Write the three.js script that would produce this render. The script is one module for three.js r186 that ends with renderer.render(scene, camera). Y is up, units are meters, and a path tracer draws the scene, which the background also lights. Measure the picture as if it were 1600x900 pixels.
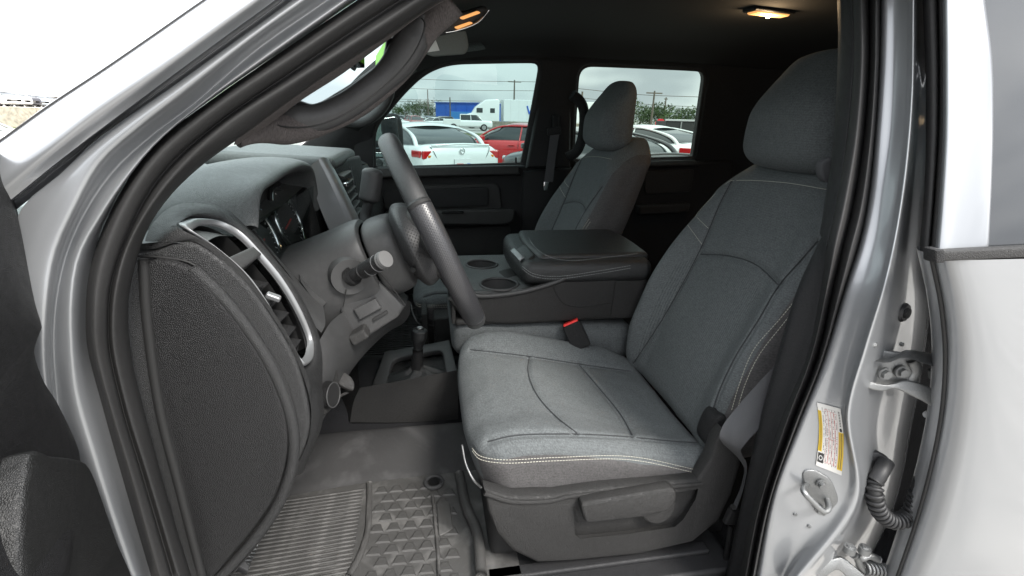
import * as THREE from 'three';
import { mergeGeometries, mergeVertices, toCreasedNormals } from 'three/addons/utils/BufferGeometryUtils.js';
import { RoundedBoxGeometry } from 'three/addons/geometries/RoundedBoxGeometry.js';
import { ImprovedNoise } from 'three/addons/math/ImprovedNoise.js';

// ---------- camera, sky, sun, exposure ----------
const scene = new THREE.Scene();
const RAD = Math.PI / 180, FPX = 750;
const camera = new THREE.PerspectiveCamera(2 * Math.atan(450 / FPX) / RAD, 16 / 9, 0.02, 3000);
camera.position.set(0, 1.58, 0.57);
camera.rotation.order = 'YXZ';
camera.rotation.set(-19.5 * RAD, -10 * RAD, 1.4 * RAD);
camera.updateMatrixWorld();
scene.add(camera);
const renderer = new THREE.WebGLRenderer({ antialias: true });
renderer.toneMapping = THREE.LinearToneMapping;
renderer.toneMappingExposure = 4.2;
renderer.shadowMap.enabled = true;

let seed = 12345;
const rnd = () => { seed = (seed * 1664525 + 1013904223) >>> 0; return seed / 4294967296; };
const noise = new ImprovedNoise();
const fbm = (x, y, z, o = 5) => { let s = 0, a = 0.5, f = 1; for (let i = 0; i < o; i++) { s += a * noise.noise(x * f, y * f, z * f); a *= 0.5; f *= 2.03; } return s; };
const sunDir = new THREE.Vector3(0.34, 0.78, 0.55).normalize();
{
  const W = 1024, H = 512, d = new Float32Array(W * H * 4);
  for (let j = 0; j < H; j++) {
    const el = ((j + 0.5) / H - 0.5) * Math.PI, y = Math.sin(el), c = Math.cos(el);
    for (let i = 0; i < W; i++) {
      const az = ((i + 0.5) / W - 0.5) * 2 * Math.PI, x = Math.cos(az) * c, z = Math.sin(az) * c, k = (j * W + i) * 4;
      let r, g, b;
      if (y > 0) {
        const q = 1 / (y + 0.22), n = fbm(x * q * 1.5 + 3, z * q * 1.5 + 7, 1.5, 6), m = fbm(x * q * 0.6 + 11, z * q * 0.6, 4.2, 4);
        const t = THREE.MathUtils.clamp(0.5 + n * 1.7 + m * 0.9, 0, 1);
        const dot = Math.max(0, x * sunDir.x + y * sunDir.y + z * sunDir.z);
        const lum = (0.56 + 0.6 * t) * (0.45 + 0.8 * y) + 0.25 * Math.pow(dot, 6);
        r = lum * (0.93 + 0.06 * t); g = lum * (0.975 + 0.02 * t); b = lum * (1.06 - 0.06 * t);
      } else { const e = Math.min(1, -y * 8); r = 0.42 * (1 - e) + 0.3 * e; g = 0.41 * (1 - e) + 0.29 * e; b = 0.4 * (1 - e) + 0.27 * e; }
      d[k] = r; d[k + 1] = g; d[k + 2] = b; d[k + 3] = 1;
    }
  }
  const sky = new THREE.DataTexture(d, W, H, THREE.RGBAFormat, THREE.FloatType);
  sky.mapping = THREE.EquirectangularReflectionMapping; sky.magFilter = sky.minFilter = THREE.LinearFilter; sky.needsUpdate = true;
  scene.background = sky; scene.environment = sky;
}
const sun = new THREE.DirectionalLight(0xfffaf3, 1.5);
sun.position.copy(sunDir).multiplyScalar(40); sun.target.position.set(0, 1, -1); scene.add(sun, sun.target);
sun.castShadow = true; sun.shadow.radius = 32; sun.shadow.mapSize.set(4096, 4096);
Object.assign(sun.shadow.camera, { left: -25, right: 25, top: 25, bottom: -25, near: 1, far: 120 });

// ---------- helpers ----------
const V = (x, y, z) => new THREE.Vector3(x, y, z);
function ray(px, py) { return V((px - 800) / FPX, (450 - py) / FPX, -1).applyEuler(camera.rotation); }
const C0 = camera.position;
const P = (px, py, z) => { const d = ray(px, py), t = (z - C0.z) / d.z; return V(C0.x + d.x * t, C0.y + d.y * t, z); };   // a point of the plane z
const PX = (px, py, x) => { const d = ray(px, py), t = (x - C0.x) / d.x; return C0.clone().addScaledVector(d, t); };
const PY = (px, py, y) => { const d = ray(px, py), t = (y - C0.y) / d.y; return C0.clone().addScaledVector(d, t); };
const tumble = y => 0.29 * Math.max(0, y - 1.38);                                                                           // pillars lean in above the belt
const PT = (px, py, z) => { let p = P(px, py, z); for (let i = 0; i < 6; i++) p = P(px, py, z - tumble(p.y)); return p; };       // driver side
const PM = (px, py, z) => { let p = P(px, py, z); for (let i = 0; i < 6; i++) p = P(px, py, z + tumble(p.y)); return p; };       // passenger side
const pts = (a, z, f = P) => a.map(q => f(q[0], q[1], q[2] === undefined ? z : q[2]));
const spaced = (c, n, closed = false) => c.length === 2 && !closed ? Array.from({ length: n + 1 }, (_, i) => c[0].clone().lerp(c[1], i / n))
  : new THREE.CatmullRomCurve3(c, closed, 'centripetal').getSpacedPoints(n);

const roundPoly = (p, r, seg = 5) => p.flatMap((c, i) => { const a = p[(i + p.length - 1) % p.length], b = p[(i + 1) % p.length], R = Array.isArray(r) ? r[i] : r; const ra = Math.min(R, a.distanceTo(c) * 0.48), rb = Math.min(R, b.distanceTo(c) * 0.48), A = c.clone().lerp(a, ra / a.distanceTo(c)), B = c.clone().lerp(b, rb / b.distanceTo(c)); return Array.from({ length: seg + 1 }, (_, k) => { const t = k / seg; return A.clone().multiplyScalar((1 - t) ** 2).addScaledVector(c, 2 * t * (1 - t)).addScaledVector(B, t * t); }); });
function smoothNormals(g) {           // one normal for every position, whatever the uv seams
  g.computeVertexNormals();
  const p = g.attributes.position, n = g.attributes.normal, m = new Map();
  const key = i => Math.round(p.getX(i) * 2e4) + '_' + Math.round(p.getY(i) * 2e4) + '_' + Math.round(p.getZ(i) * 2e4);
  for (let i = 0; i < p.count; i++) { const k = key(i); let a = m.get(k); if (!a) m.set(k, a = [0, 0, 0]); a[0] += n.getX(i); a[1] += n.getY(i); a[2] += n.getZ(i); }
  for (let i = 0; i < p.count; i++) { const a = m.get(key(i)), l = Math.hypot(...a) || 1; n.setXYZ(i, a[0] / l, a[1] / l, a[2] / l); }
  return g;
}
// surface through several curves; each crossing is smoothed unless lin
function loft(curves, nu = 40, nv = 16, { lin = false, closedU = false, closedV = false, raw = false } = {}) {
  const cs = curves.map(c => raw ? new THREE.CatmullRomCurve3(c, closedU, 'centripetal').getPoints(nu) : spaced(c, nu, closedU)), rows = [];
  for (let i = 0; i <= nu; i++) {
    const col = cs.map(c => c[i]);
    if (lin) {
      const o = []; const L = closedV ? [...col, col[0]] : col;
      for (let k = 0; k < L.length - 1; k++) for (let s = 0; s < nv; s++) o.push(L[k].clone().lerp(L[k + 1], s / nv));
      o.push(L[L.length - 1].clone()); rows.push(o);
    } else rows.push(new THREE.CatmullRomCurve3(col, closedV, 'centripetal').getPoints(nv));
  }
  const m = rows[0].length, pos = [], uv = [], idx = [];
  let uu = 0;
  for (let i = 0; i <= nu; i++) {
    if (i) uu += rows[i][m >> 1].distanceTo(rows[i - 1][m >> 1]);
    let vv = 0;
    for (let k = 0; k < m; k++) { if (k) vv += rows[i][k].distanceTo(rows[i][k - 1]); const p = rows[i][k]; pos.push(p.x, p.y, p.z); uv.push(uu, vv); }
  }
  for (let i = 0; i < nu; i++) for (let k = 0; k < m - 1; k++) { const a = i * m + k, b = a + m; idx.push(a, b, a + 1, b, b + 1, a + 1); }
  const g = new THREE.BufferGeometry();
  g.setAttribute('position', new THREE.Float32BufferAttribute(pos, 3)); g.setAttribute('uv', new THREE.Float32BufferAttribute(uv, 2)); g.setIndex(idx);
  return smoothNormals(g);
}
// round bar along points; r number or function of t; squash flattens along an axis
function bar(p, r, n = 40, m = 12, { closed = false, sy = 1, up = null } = {}) {
  const c = p.length === 2 ? new THREE.LineCurve3(p[0], p[1]) : new THREE.CatmullRomCurve3(p, closed, 'centripetal');
  const pos = [], uv = [], idx = []; const L = c.getLength();
  const fr = up ? null : c.computeFrenetFrames(n, closed);
  for (let i = 0; i <= n; i++) {
    const t = i / n, q = c.getPointAt(t), T = c.getTangentAt(t);
    const N = up ? up.clone().addScaledVector(T, -up.dot(T)).normalize() : fr.normals[i], B = T.clone().cross(N);
    const R = typeof r === 'function' ? r(t) : r;
    for (let k = 0; k <= m; k++) { const a = k / m * 2 * Math.PI, s = Math.sin(a) * R, o = Math.cos(a) * R * sy; pos.push(q.x + N.x * o + B.x * s, q.y + N.y * o + B.y * s, q.z + N.z * o + B.z * s); uv.push(t * L, k / m * 6.28 * R); }
  }
  for (let i = 0; i < n; i++) for (let k = 0; k < m; k++) { const a = i * (m + 1) + k, b = a + m + 1; idx.push(a, b, a + 1, b, b + 1, a + 1); }
  if (!closed) for (const e of [0, n]) {
    const q = c.getPointAt(e / n), o = pos.length / 3; pos.push(q.x, q.y, q.z); uv.push(0, 0);
    for (let k = 0; k < m; k++) { const a = e * (m + 1) + k; if (e) idx.push(o, a, a + 1); else idx.push(o, a + 1, a); }
  }
  const g = new THREE.BufferGeometry();
  g.setAttribute('position', new THREE.Float32BufferAttribute(pos, 3)); g.setAttribute('uv', new THREE.Float32BufferAttribute(uv, 2)); g.setIndex(idx);
  return smoothNormals(g);
}
// round the ends of a bar: radius profile
const round = (r, L, e = r) => t => { const d = Math.min(t, 1 - t) * L; return d >= e ? r : r * Math.sqrt(Math.max(0.0004, 1 - (1 - d / e) ** 2)); };
function boxUV(g) {
  if (g.index) g = g.toNonIndexed();
  const p = g.attributes.position, uv = new Float32Array(p.count * 2), a = V(), b = V(), c = V(), n = V();
  for (let i = 0; i < p.count; i += 3) {
    a.fromBufferAttribute(p, i); b.fromBufferAttribute(p, i + 1); c.fromBufferAttribute(p, i + 2);
    n.copy(b).sub(a).cross(c.clone().sub(a));
    const ax = Math.abs(n.x), ay = Math.abs(n.y), az = Math.abs(n.z);
    [a, b, c].forEach((v, k) => { const q = ax >= ay && ax >= az ? [v.z, v.y] : ay >= az ? [v.x, v.z] : [v.x, v.y]; uv[(i + k) * 2] = q[0]; uv[(i + k) * 2 + 1] = q[1]; });
  }
  g.setAttribute('uv', new THREE.BufferAttribute(uv, 2));
  return g;
}
// outline (in 3D, roughly planar) thickened along n; the outline is the front face
function slab(outline, n, depth, bevel = 0.003, { smooth = 0, holes = [], seg = 3 } = {}) {
  n = n.clone().normalize();
  const o = outline.reduce((s, p) => s.add(p), V(0, 0, 0)).multiplyScalar(1 / outline.length);
  const ux = Math.abs(n.y) > 0.9 ? V(1, 0, 0) : V(0, 1, 0).cross(n).normalize(); ux.addScaledVector(n, -ux.dot(n)).normalize();
  const uy = n.clone().cross(ux);
  const flat = a => (smooth ? spaced(a, smooth, true).slice(0, -1) : a).map(p => { const d = p.clone().sub(o); return new THREE.Vector2(d.dot(ux), d.dot(uy)); });
  const s = new THREE.Shape(flat(outline)); for (const h of holes) s.holes.push(new THREE.Path(flat(h)));
  const bt = Math.min(bevel, depth / 2.1);
  let g = new THREE.ExtrudeGeometry(s, { depth: depth - 2 * bt, bevelEnabled: bevel > 0, bevelThickness: bt, bevelSize: bevel, bevelOffset: -bevel, bevelSegments: seg, curveSegments: 8 });
  g.translate(0, 0, -(depth - bt));
  g.applyMatrix4(new THREE.Matrix4().makeBasis(ux, uy, n).setPosition(o));
  return boxUV(g).toNonIndexed ? toCreasedNormals(boxUV(g), 0.6) : g;
}
function rbox(w, h, d, r, seg = 3) { return boxUV(new RoundedBoxGeometry(w, h, d, seg, Math.min(r, w / 2.05, h / 2.05, d / 2.05))); }
const mv = (g, x, y, z, rx = 0, ry = 0, rz = 0) => { g.applyMatrix4(new THREE.Matrix4().compose(V(x, y, z), new THREE.Quaternion().setFromEuler(new THREE.Euler(rx, ry, rz)), V(1, 1, 1))); return g; };
const bx = (x0, x1, y0, y1, z0, z1, r = 0.004) => mv(rbox(x1 - x0, y1 - y0, z1 - z0, r), (x0 + x1) / 2, (y0 + y1) / 2, (z0 + z1) / 2);
const cyl = (a, b, r0, r1 = r0, m = 20) => { const L = a.distanceTo(b), g = new THREE.CylinderGeometry(r1, r0, L, m); g.translate(0, L / 2, 0); g.applyQuaternion(new THREE.Quaternion().setFromUnitVectors(V(0, 1, 0), b.clone().sub(a).normalize())); g.translate(a.x, a.y, a.z); return g; };
const clean = g => { for (const k of Object.keys(g.attributes)) if (!['position', 'normal', 'uv'].includes(k)) g.deleteAttribute(k); return g.index ? g.toNonIndexed() : g; };
const join = a => mergeGeometries(a.map(clean));
// rounded box with many vertices, to be deformed
function pillow(w, h, d, r, nx, ny, nz, f, keep = false) {
  const loc = [];
  const g = new THREE.BoxGeometry(2, 2, 2, nx, ny, nz), p = g.attributes.position, uv = g.attributes.uv, nn = g.attributes.normal, H = V(w / 2, h / 2, d / 2);
  for (let i = 0; i < p.count; i++) {
    const v = V(p.getX(i), p.getY(i), p.getZ(i)).multiply(H);
    const q = V(THREE.MathUtils.clamp(v.x, -H.x + r, H.x - r), THREE.MathUtils.clamp(v.y, -H.y + r, H.y - r), THREE.MathUtils.clamp(v.z, -H.z + r, H.z - r));
    const dd = v.clone().sub(q); if (dd.lengthSq() > 1e-12) v.copy(q).addScaledVector(dd.normalize(), r);
    const a = Math.abs(nn.getX(i)), b = Math.abs(nn.getY(i));
    if (a > 0.5) uv.setXY(i, v.z, v.y); else if (b > 0.5) uv.setXY(i, v.x, v.z); else uv.setXY(i, v.x, v.y);
    if (keep) loc.push(v.clone()); f(v); p.setXYZ(i, v.x, v.y, v.z);
  }
  if (keep) g.userData.loc = loc;
  return smoothNormals(g);
}
// cut a deformed pillow into two covers by its undeformed coordinates
function cut(g, pred) {
  const L = g.userData.loc, a = [], b = [], ix = g.index.array, c = V();
  for (let i = 0; i < ix.length; i += 3) { c.copy(L[ix[i]]).add(L[ix[i + 1]]).add(L[ix[i + 2]]).multiplyScalar(1 / 3); (pred(c) ? b : a).push(ix[i], ix[i + 1], ix[i + 2]); }
  return [a, b].map(q => { const h = new THREE.BufferGeometry(); for (const k of ['position', 'normal', 'uv']) h.setAttribute(k, g.attributes[k]); h.setIndex(q); const n = h.toNonIndexed(); return n; });
}
const sst = THREE.MathUtils.smoothstep;
// meshes
const used = {};
const numbered = n => { const k = (used[n] = (used[n] || 0) + 1) - 1; return k ? n + '_' + String(k).padStart(3, '0') : n; };
function mesh(name, g, m, parent) { const o = new THREE.Mesh(g, m); o.name = name; o.castShadow = o.receiveShadow = true; (parent || scene).add(o); return o; }
function part(parent, name, geos, m) { return mesh(name, Array.isArray(geos) ? join(geos) : geos, m, parent); }
function group(parent, name, label) { const o = new THREE.Group(); o.name = name; parent.add(o); if (label) o.userData.label = label; return o; }
function thing(name, label, category, grp) { const o = new THREE.Group(); o.name = numbered(name); scene.add(o); o.userData = { label, category }; if (grp) o.userData.group = grp; return o; }
function struct(name, g, m) { const o = mesh(name, g, m); o.userData.kind = 'structure'; return o; }
const caster = new THREE.Raycaster();
function hit(px, py, o) { o.updateMatrixWorld(true); caster.set(C0, ray(px, py).normalize()); const h = caster.intersectObject(o, true)[0]; return h ? { p: h.point, n: h.face.normal.clone().transformDirection(h.object.matrixWorld) } : null; }
function trace(o, curve, n = 40) {                       // a curve traced in the picture, laid on a surface
  const c = new THREE.CatmullRomCurve3(curve.map(q => V(q[0], q[1], 0)), false, 'centripetal').getSpacedPoints(n), r = [];
  for (const q of c) { const h = hit(q.x, q.y, o); if (h) { if (h.n.dot(ray(q.x, q.y)) > 0) h.n.negate(); r.push(h); } }
  return r;
}
function groove(o, line, w, depth) {                   // press a seam into a surface
  const g = o.geometry, p = g.attributes.position, n = g.attributes.normal, inv = o.matrixWorld.clone().invert(), L = line.map(h => h.p.clone().applyMatrix4(inv));
  const bb = new THREE.Box3().setFromPoints(L).expandByScalar(w * 3), v = V(), seg = new THREE.Line3(), q = V();
  for (let i = 0; i < p.count; i++) {
    v.fromBufferAttribute(p, i); if (!bb.containsPoint(v)) continue;
    let d = 9; for (let k = 0; k < L.length - 1; k++) { seg.set(L[k], L[k + 1]); seg.closestPointToPoint(v, true, q); d = Math.min(d, q.distanceTo(v)); }
    if (d > w * 3) continue; const e = -depth * Math.exp(-(d * d) / (w * w));
    p.setXYZ(i, v.x + n.getX(i) * e, v.y + n.getY(i) * e, v.z + n.getZ(i) * e);
  }
  smoothNormals(g);
}
const seamBar = (l, r = 0.0014) => bar(l.map(h => h.p.clone().addScaledVector(h.n, 0.0002)), r, 60, 6);
function stitches(line, step = 0.006, len = 0.004, r = 0.0007, lift = 0.0006) {      // thread lying along a traced line
  const out = []; const c = new THREE.CatmullRomCurve3(line.map(h => h.p.clone().addScaledVector(h.n, lift))), L = c.getLength(), n = Math.floor(L / step);
  for (let i = 0; i < n; i++) { const a = c.getPointAt((i + 0.15) / n), b = c.getPointAt((i + 0.15 + len / step * 0.99) / n > 1 ? 1 : (i + 0.15 + len / step) / n); out.push(cyl(a, b, r, r, 5)); }
  return out;
}
// ---------- textures ----------
function tex(N, f, { srgb = false, M = N } = {}) {
  const d = new Uint8Array(N * M * 4);
  for (let j = 0; j < M; j++) for (let i = 0; i < N; i++) { const c = f(i / N, j / M, i, j), k = (j * N + i) * 4; d[k] = c[0] * 255; d[k + 1] = c[1] * 255; d[k + 2] = c[2] * 255; d[k + 3] = 255; }
  const t = new THREE.DataTexture(d, N, M); t.wrapS = t.wrapT = THREE.RepeatWrapping; t.magFilter = THREE.LinearFilter; t.minFilter = THREE.LinearMipmapLinearFilter; t.generateMipmaps = true;
  if (srgb) t.colorSpace = THREE.SRGBColorSpace; t.needsUpdate = true; return t;
}
const rep = (t, m) => { const c = t.clone(); c.repeat.set(1 / m, 1 / m); c.needsUpdate = true; return c; };
const g1 = v => [v, v, v];
function cells(n) { const a = []; for (let i = 0; i < n * n; i++) a.push([rnd(), rnd()]); return (u, v) => { const x = u * n, y = v * n, X = Math.floor(x), Y = Math.floor(y); let d1 = 9, d2 = 9; for (let i = -1; i < 2; i++) for (let j = -1; j < 2; j++) { const c = a[((Y + j + n) % n) * n + (X + i + n) % n], d = Math.hypot(X + i + c[0] - x, Y + j + c[1] - y); if (d < d1) { d2 = d1; d1 = d; } else if (d < d2) d2 = d; } return [d1, d2]; }; }
const pebble = (() => { const c = cells(30); return tex(256, (u, v) => { const [a, b] = c(u, v); return g1(Math.min(1, (b - a) * 1.8)); }); })();
const grit = tex(256, () => g1(0.76 + (rnd() - 0.5) * 0.36));
const speck = tex(256, () => g1(0.5 + (rnd() - 0.5)));
const weaveBump = tex(256, (u, v, i, j) => g1(THREE.MathUtils.clamp(0.5 + 0.28 * Math.sin(i * Math.PI / 2 + (j >> 1) % 2 * 1.57) * Math.cos(j * Math.PI / 2) + (rnd() - 0.5) * 0.5, 0, 1)));
const periodic = (u, v, k, s) => { const a = u * 2 * Math.PI, b = v * 2 * Math.PI; return fbm(Math.cos(a) * k + s, Math.sin(a) * k + Math.cos(b) * k, Math.sin(b) * k, 4); };
const heather = tex(256, (u, v, i, j) => { const f = 0.76 + (rnd() - 0.5) * 0.5 + 0.1 * periodic(u, v, 3, 1) + 0.05 * Math.sin(j * 1.57); return [f * 0.98, f, f].map(x => THREE.MathUtils.clamp(x, 0, 1)); });
const ribCloth = tex(256, (u, v, i, j) => { const f = 0.72 + (rnd() - 0.5) * 0.5 + 0.16 * Math.sin(i * Math.PI * 2 / 4); return [f * 0.98, f, f].map(x => THREE.MathUtils.clamp(x, 0, 1)); });
const blotch = tex(512, (u, v) => g1(THREE.MathUtils.clamp(0.8 + 0.7 * periodic(u, v, 1.6, 5) + 0.05 * (rnd() - 0.5), 0, 1)));
const fineBlotch = tex(256, (u, v) => g1(THREE.MathUtils.clamp(0.88 + 0.2 * periodic(u, v, 4, 9) + 0.1 * (rnd() - 0.5), 0, 1)));
const perfBump = tex(64, (u, v) => { const q = (a, b) => { const d = Math.hypot(u - a, v - b); return Math.max(0, 1 - d / 0.16); }; return g1(1 - Math.min(1, q(0.25, 0.25) + q(0.75, 0.75))); });
const perfCol = tex(64, (u, v) => { const q = (a, b) => Math.hypot(u - a, v - b) < 0.14 ? 0.25 : 1; return g1(Math.min(q(0.25, 0.25), q(0.75, 0.75))); });
// ---------- materials (linear base colours) ----------
const lin = (r, g = r, b = r) => new THREE.Color().setRGB(r, g, b);
const M = (c, rough, o = {}) => new THREE.MeshPhysicalMaterial({ color: lin(...[].concat(c)), roughness: rough, side: THREE.DoubleSide, ...o });
const grain = (c, rough, bump = 0.0008, m = 0.065, o = {}) => M(c.map(v => v * 1.3), rough, { bumpMap: rep(pebble, m), bumpScale: bump, roughnessMap: rep(fineBlotch, 0.3), map: rep(grit, 0.33), specularIntensity: 0.55, ...o });
const mt = {
  paint: M([0.245, 0.253, 0.262], 0.3, { metalness: 0.55, clearcoat: 1, clearcoatRoughness: 0.06 }),
  jamb: M([0.245, 0.253, 0.262], 0.36, { metalness: 0.55, clearcoat: 0.8, clearcoatRoughness: 0.08 }),
  seal: M([0.026, 0.0257, 0.0257], 0.56, { specularIntensity: 0.65, map: rep(fineBlotch, 0.09), bumpMap: rep(speck, 0.06), bumpScale: 0.0002 }),
  trim: grain([0.028, 0.0275, 0.027], 0.58),
  conduit: M([0.016, 0.016, 0.017], 0.55, { map: rep(grit, 0.2) }),
  pillarTrim: grain([0.02, 0.02, 0.021], 0.55, 0.0003, 0.05),
  trimDark: grain([0.0135, 0.0135, 0.014], 0.6),
  soft: grain([0.027, 0.0273, 0.0277], 0.55, 0.0007, 0.065),
  litSoft: grain([0.07, 0.0735, 0.0735], 0.42, 0.0005, 0.065),  // lighter, tealer copy of soft: daylight through the windshield painted into the colour
  weave: M([0.075, 0.066, 0.064], 0.95, { map: rep(grit, 0.36), bumpMap: rep(weaveBump, 0.36), bumpScale: 0.0015 }),
  smooth: M([0.047, 0.0472, 0.0475], 0.46, { specularIntensity: 0.6, map: rep(fineBlotch, 0.2), bumpMap: rep(speck, 0.05), bumpScale: 0.0001 }),
  gloss: M(0.012, 0.12, { clearcoat: 1, clearcoatRoughness: 0.05 }),
  black: M(0.008, 0.7),
  liner: M([0.006, 0.006, 0.0065], 0.98, { map: rep(heather, 0.08) }),
  carpet: M([0.012, 0.012, 0.014], 1, { map: rep(heather, 0.05), bumpMap: rep(speck, 0.2), bumpScale: 0.002 }),
  leather: M([0.016, 0.017, 0.0175], 0.36, { bumpMap: rep(pebble, 0.08), bumpScale: 0.0006, roughnessMap: rep(fineBlotch, 0.2) }),
  wheelGrip: M([0.028, 0.029, 0.03], 0.42, { bumpMap: rep(pebble, 0.045), bumpScale: 0.00025, map: rep(grit, 0.25) }),
  cloth: M([0.116, 0.124, 0.127], 0.95, { map: rep(heather, 0.33), bumpMap: rep(speck, 0.4), bumpScale: 0.0008, sheen: 0.1, sheenRoughness: 0.6, sheenColor: lin(0.5, 0.52, 0.55) }),
  clothRib: M([0.116, 0.124, 0.127], 0.95, { map: rep(ribCloth, 0.36), bumpMap: rep(ribCloth, 0.36), bumpScale: 0.0008, sheen: 0.1, sheenRoughness: 0.6, sheenColor: lin(0.5, 0.52, 0.55) }),
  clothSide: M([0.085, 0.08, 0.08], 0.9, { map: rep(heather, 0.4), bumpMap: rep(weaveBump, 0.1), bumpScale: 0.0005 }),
  thread: M([0.42, 0.41, 0.35], 0.8),
  seam: M([0.03, 0.032, 0.034], 0.95),
  silver: M([0.24, 0.245, 0.25], 0.42, { metalness: 0.55, clearcoat: 0.2 }),
  chrome: M(0.7, 0.12, { metalness: 1 }),
  zinc: M([0.25, 0.255, 0.255], 0.36, { metalness: 0.9, map: rep(fineBlotch, 0.05), bumpMap: rep(speck, 0.05), bumpScale: 0.0003 }),
  rubber: M([0.05, 0.05, 0.051], 0.66, { map: rep(blotch, 0.33), bumpMap: rep(speck, 0.1), bumpScale: 0.0003 }),
  belt: M([0.075, 0.075, 0.08], 0.8, { map: rep(heather, 0.05), bumpMap: rep(weaveBump, 0.05), bumpScale: 0.0006 }),
  red: M([0.7, 0.02, 0.015], 0.4),
  white: M(0.78, 0.5), paper: M([0.72, 0.72, 0.7], 0.6), yellow: M([0.75, 0.6, 0.02], 0.5), ink: M(0.03, 0.6), green: M([0.22, 0.6, 0.01], 0.5),
  glassFront: M([0.25, 0.335, 0.325], 0, { transmission: 1, thickness: 0, ior: 1.5 }),
  glassRear: M([0.36, 0.43, 0.395], 0, { transmission: 1, thickness: 0, ior: 1.5 }),
  glassDark: M([0.1, 0.11, 0.115], 0, { transmission: 1, thickness: 0, ior: 1.55 }),
  windshield: M([0.74, 0.85, 0.83], 0, { transmission: 1, thickness: 0, ior: 1.5 }),
};
// ---------- ground ----------
{
  const g = new THREE.PlaneGeometry(1600, 1600, 1, 1); g.rotateX(-Math.PI / 2); const uv = g.attributes.uv; for (let i = 0; i < uv.count; i++) uv.setXY(i, uv.getX(i) * 1600, uv.getY(i) * 1600);
  struct('ground', g, M([0.40, 0.385, 0.36], 0.9, { map: rep(blotch, 5), bumpMap: rep(speck, 0.6), bumpScale: 0.002 }));
}
// ---------- the truck ----------
const truck = thing('pickup_truck', 'silver crew cab pickup with its front door wide open, charcoal interior in view', 'pickup truck');
// front pillar: curves from the windshield edge (outside) to the inner trim
const roofEnd = (a, dy) => [...a];
const A = {
  c0: [[-60, 262], [0, 222], [80, 165], [160, 112], [240, 57], [322, 0], [450, -85], [600, -150], [900, -190], [1300, -185]],
  c0m: [[-60, 285], [0, 246], [90, 188], [175, 132], [255, 78], [345, 18], [470, -65], [610, -128], [900, -168], [1300, -164]],
  c1: [[-40, 355], [22, 308], [75, 265], [125, 226], [260, 125], [400, 22], [500, -48], [625, -106], [900, -150], [1300, -146]],
  c1g: [[-36, 362], [28, 313], [82, 269], [133, 229], [268, 128], [400, 32], [503, -40], [627, -98], [900, -143], [1300, -139]],
  c2: [[-30, 372], [34, 321], [92, 274], [150, 219], [280, 128], [400, 42], [506, -32], [630, -90], [900, -137], [1300, -133]],
};
const paintRow = (a, z) => pts(a, z, PT);
part(truck, 'front_pillar', [
  loft([paintRow(A.c0, -0.10), paintRow(A.c0, 0.055), paintRow(A.c0m, 0.085), paintRow([[-50, 318], [10, 276], [78, 228], [150, 172], [260, 98], [372, 18], [480, -55], [615, -116], [900, -158], [1300, -154]], 0.092), paintRow(A.c1, 0.078)], 90, 24),
  loft([paintRow(A.c1, 0.078), paintRow(A.c1g, 0.052), paintRow(A.c2, 0.064)], 90, 10)], mt.paint);
part(truck, 'windshield_seal', bar(paintRow(A.c0, 0.052), 0.0018, 100, 8), mt.black);
// the jamb below it, down to the sill: ridges and valleys
const J = {
  a: [[34, 321], [92, 274], [150, 219], [280, 128], [400, 42], [506, -32], [630, -90], [900, -137], [1300, -133]],
  b: [[60, 560], [72, 480], [84, 392], [116, 322], [156, 252], [216, 200], [280, 152], [400, 58], [470, 8], [540, -40], [650, -92], [900, -128], [1300, -126]],
};
const jr = [
  [[[-60, 900], [-40, 760], [-20, 640], [-5, 560], [0, 480], [10, 400], [36, 322], [92, 274], [150, 219], [280, 128], [400, 42], [506, -32], [630, -90], [900, -137], [1300, -133]], 0.066],
  [[[20, 900], [25, 760], [30, 640], [34, 560], [40, 480], [52, 395], [82, 322], [130, 258], [192, 205], [280, 140], [400, 50], [470, 0], [540, -46], [650, -97], [900, -132], [1300, -130]], 0.07],
  [[[120, 900], [98, 760], [78, 640], [70, 560], [72, 480], [86, 392], [116, 324], [156, 254], [216, 200], [285, 147], [400, 58], [470, 8], [540, -40], [650, -92], [900, -128], [1300, -126]], 0.066],
  [[[162, 900], [130, 780], [100, 690], [88, 600], [84, 520], [90, 455], [106, 390], [138, 322], [180, 264], [235, 213], [300, 164], [400, 78], [488, 16], [560, -32], [660, -84], [900, -123], [1300, -121]], 0.036],
  [[[206, 900], [164, 778], [138, 696], [116, 616], [110, 540], [110, 470], [122, 398], [156, 336], [196, 278], [244, 222], [320, 158], [402, 98], [498, 30], [570, -20], [665, -76], [900, -118], [1300, -116]], 0.042],
  [[[236, 900], [190, 742], [162, 642], [137, 545], [134, 500], [138, 436], [154, 374], [196, 286], [243, 224], [340, 149], [450, 74], [559, 0], [620, -40], [690, -72], [900, -112], [1300, -110]], 0.012],
];
part(truck, 'door_jamb', loft(jr.map(([a, z]) => paintRow(a, z)), 90, 40), mt.jamb);
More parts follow.
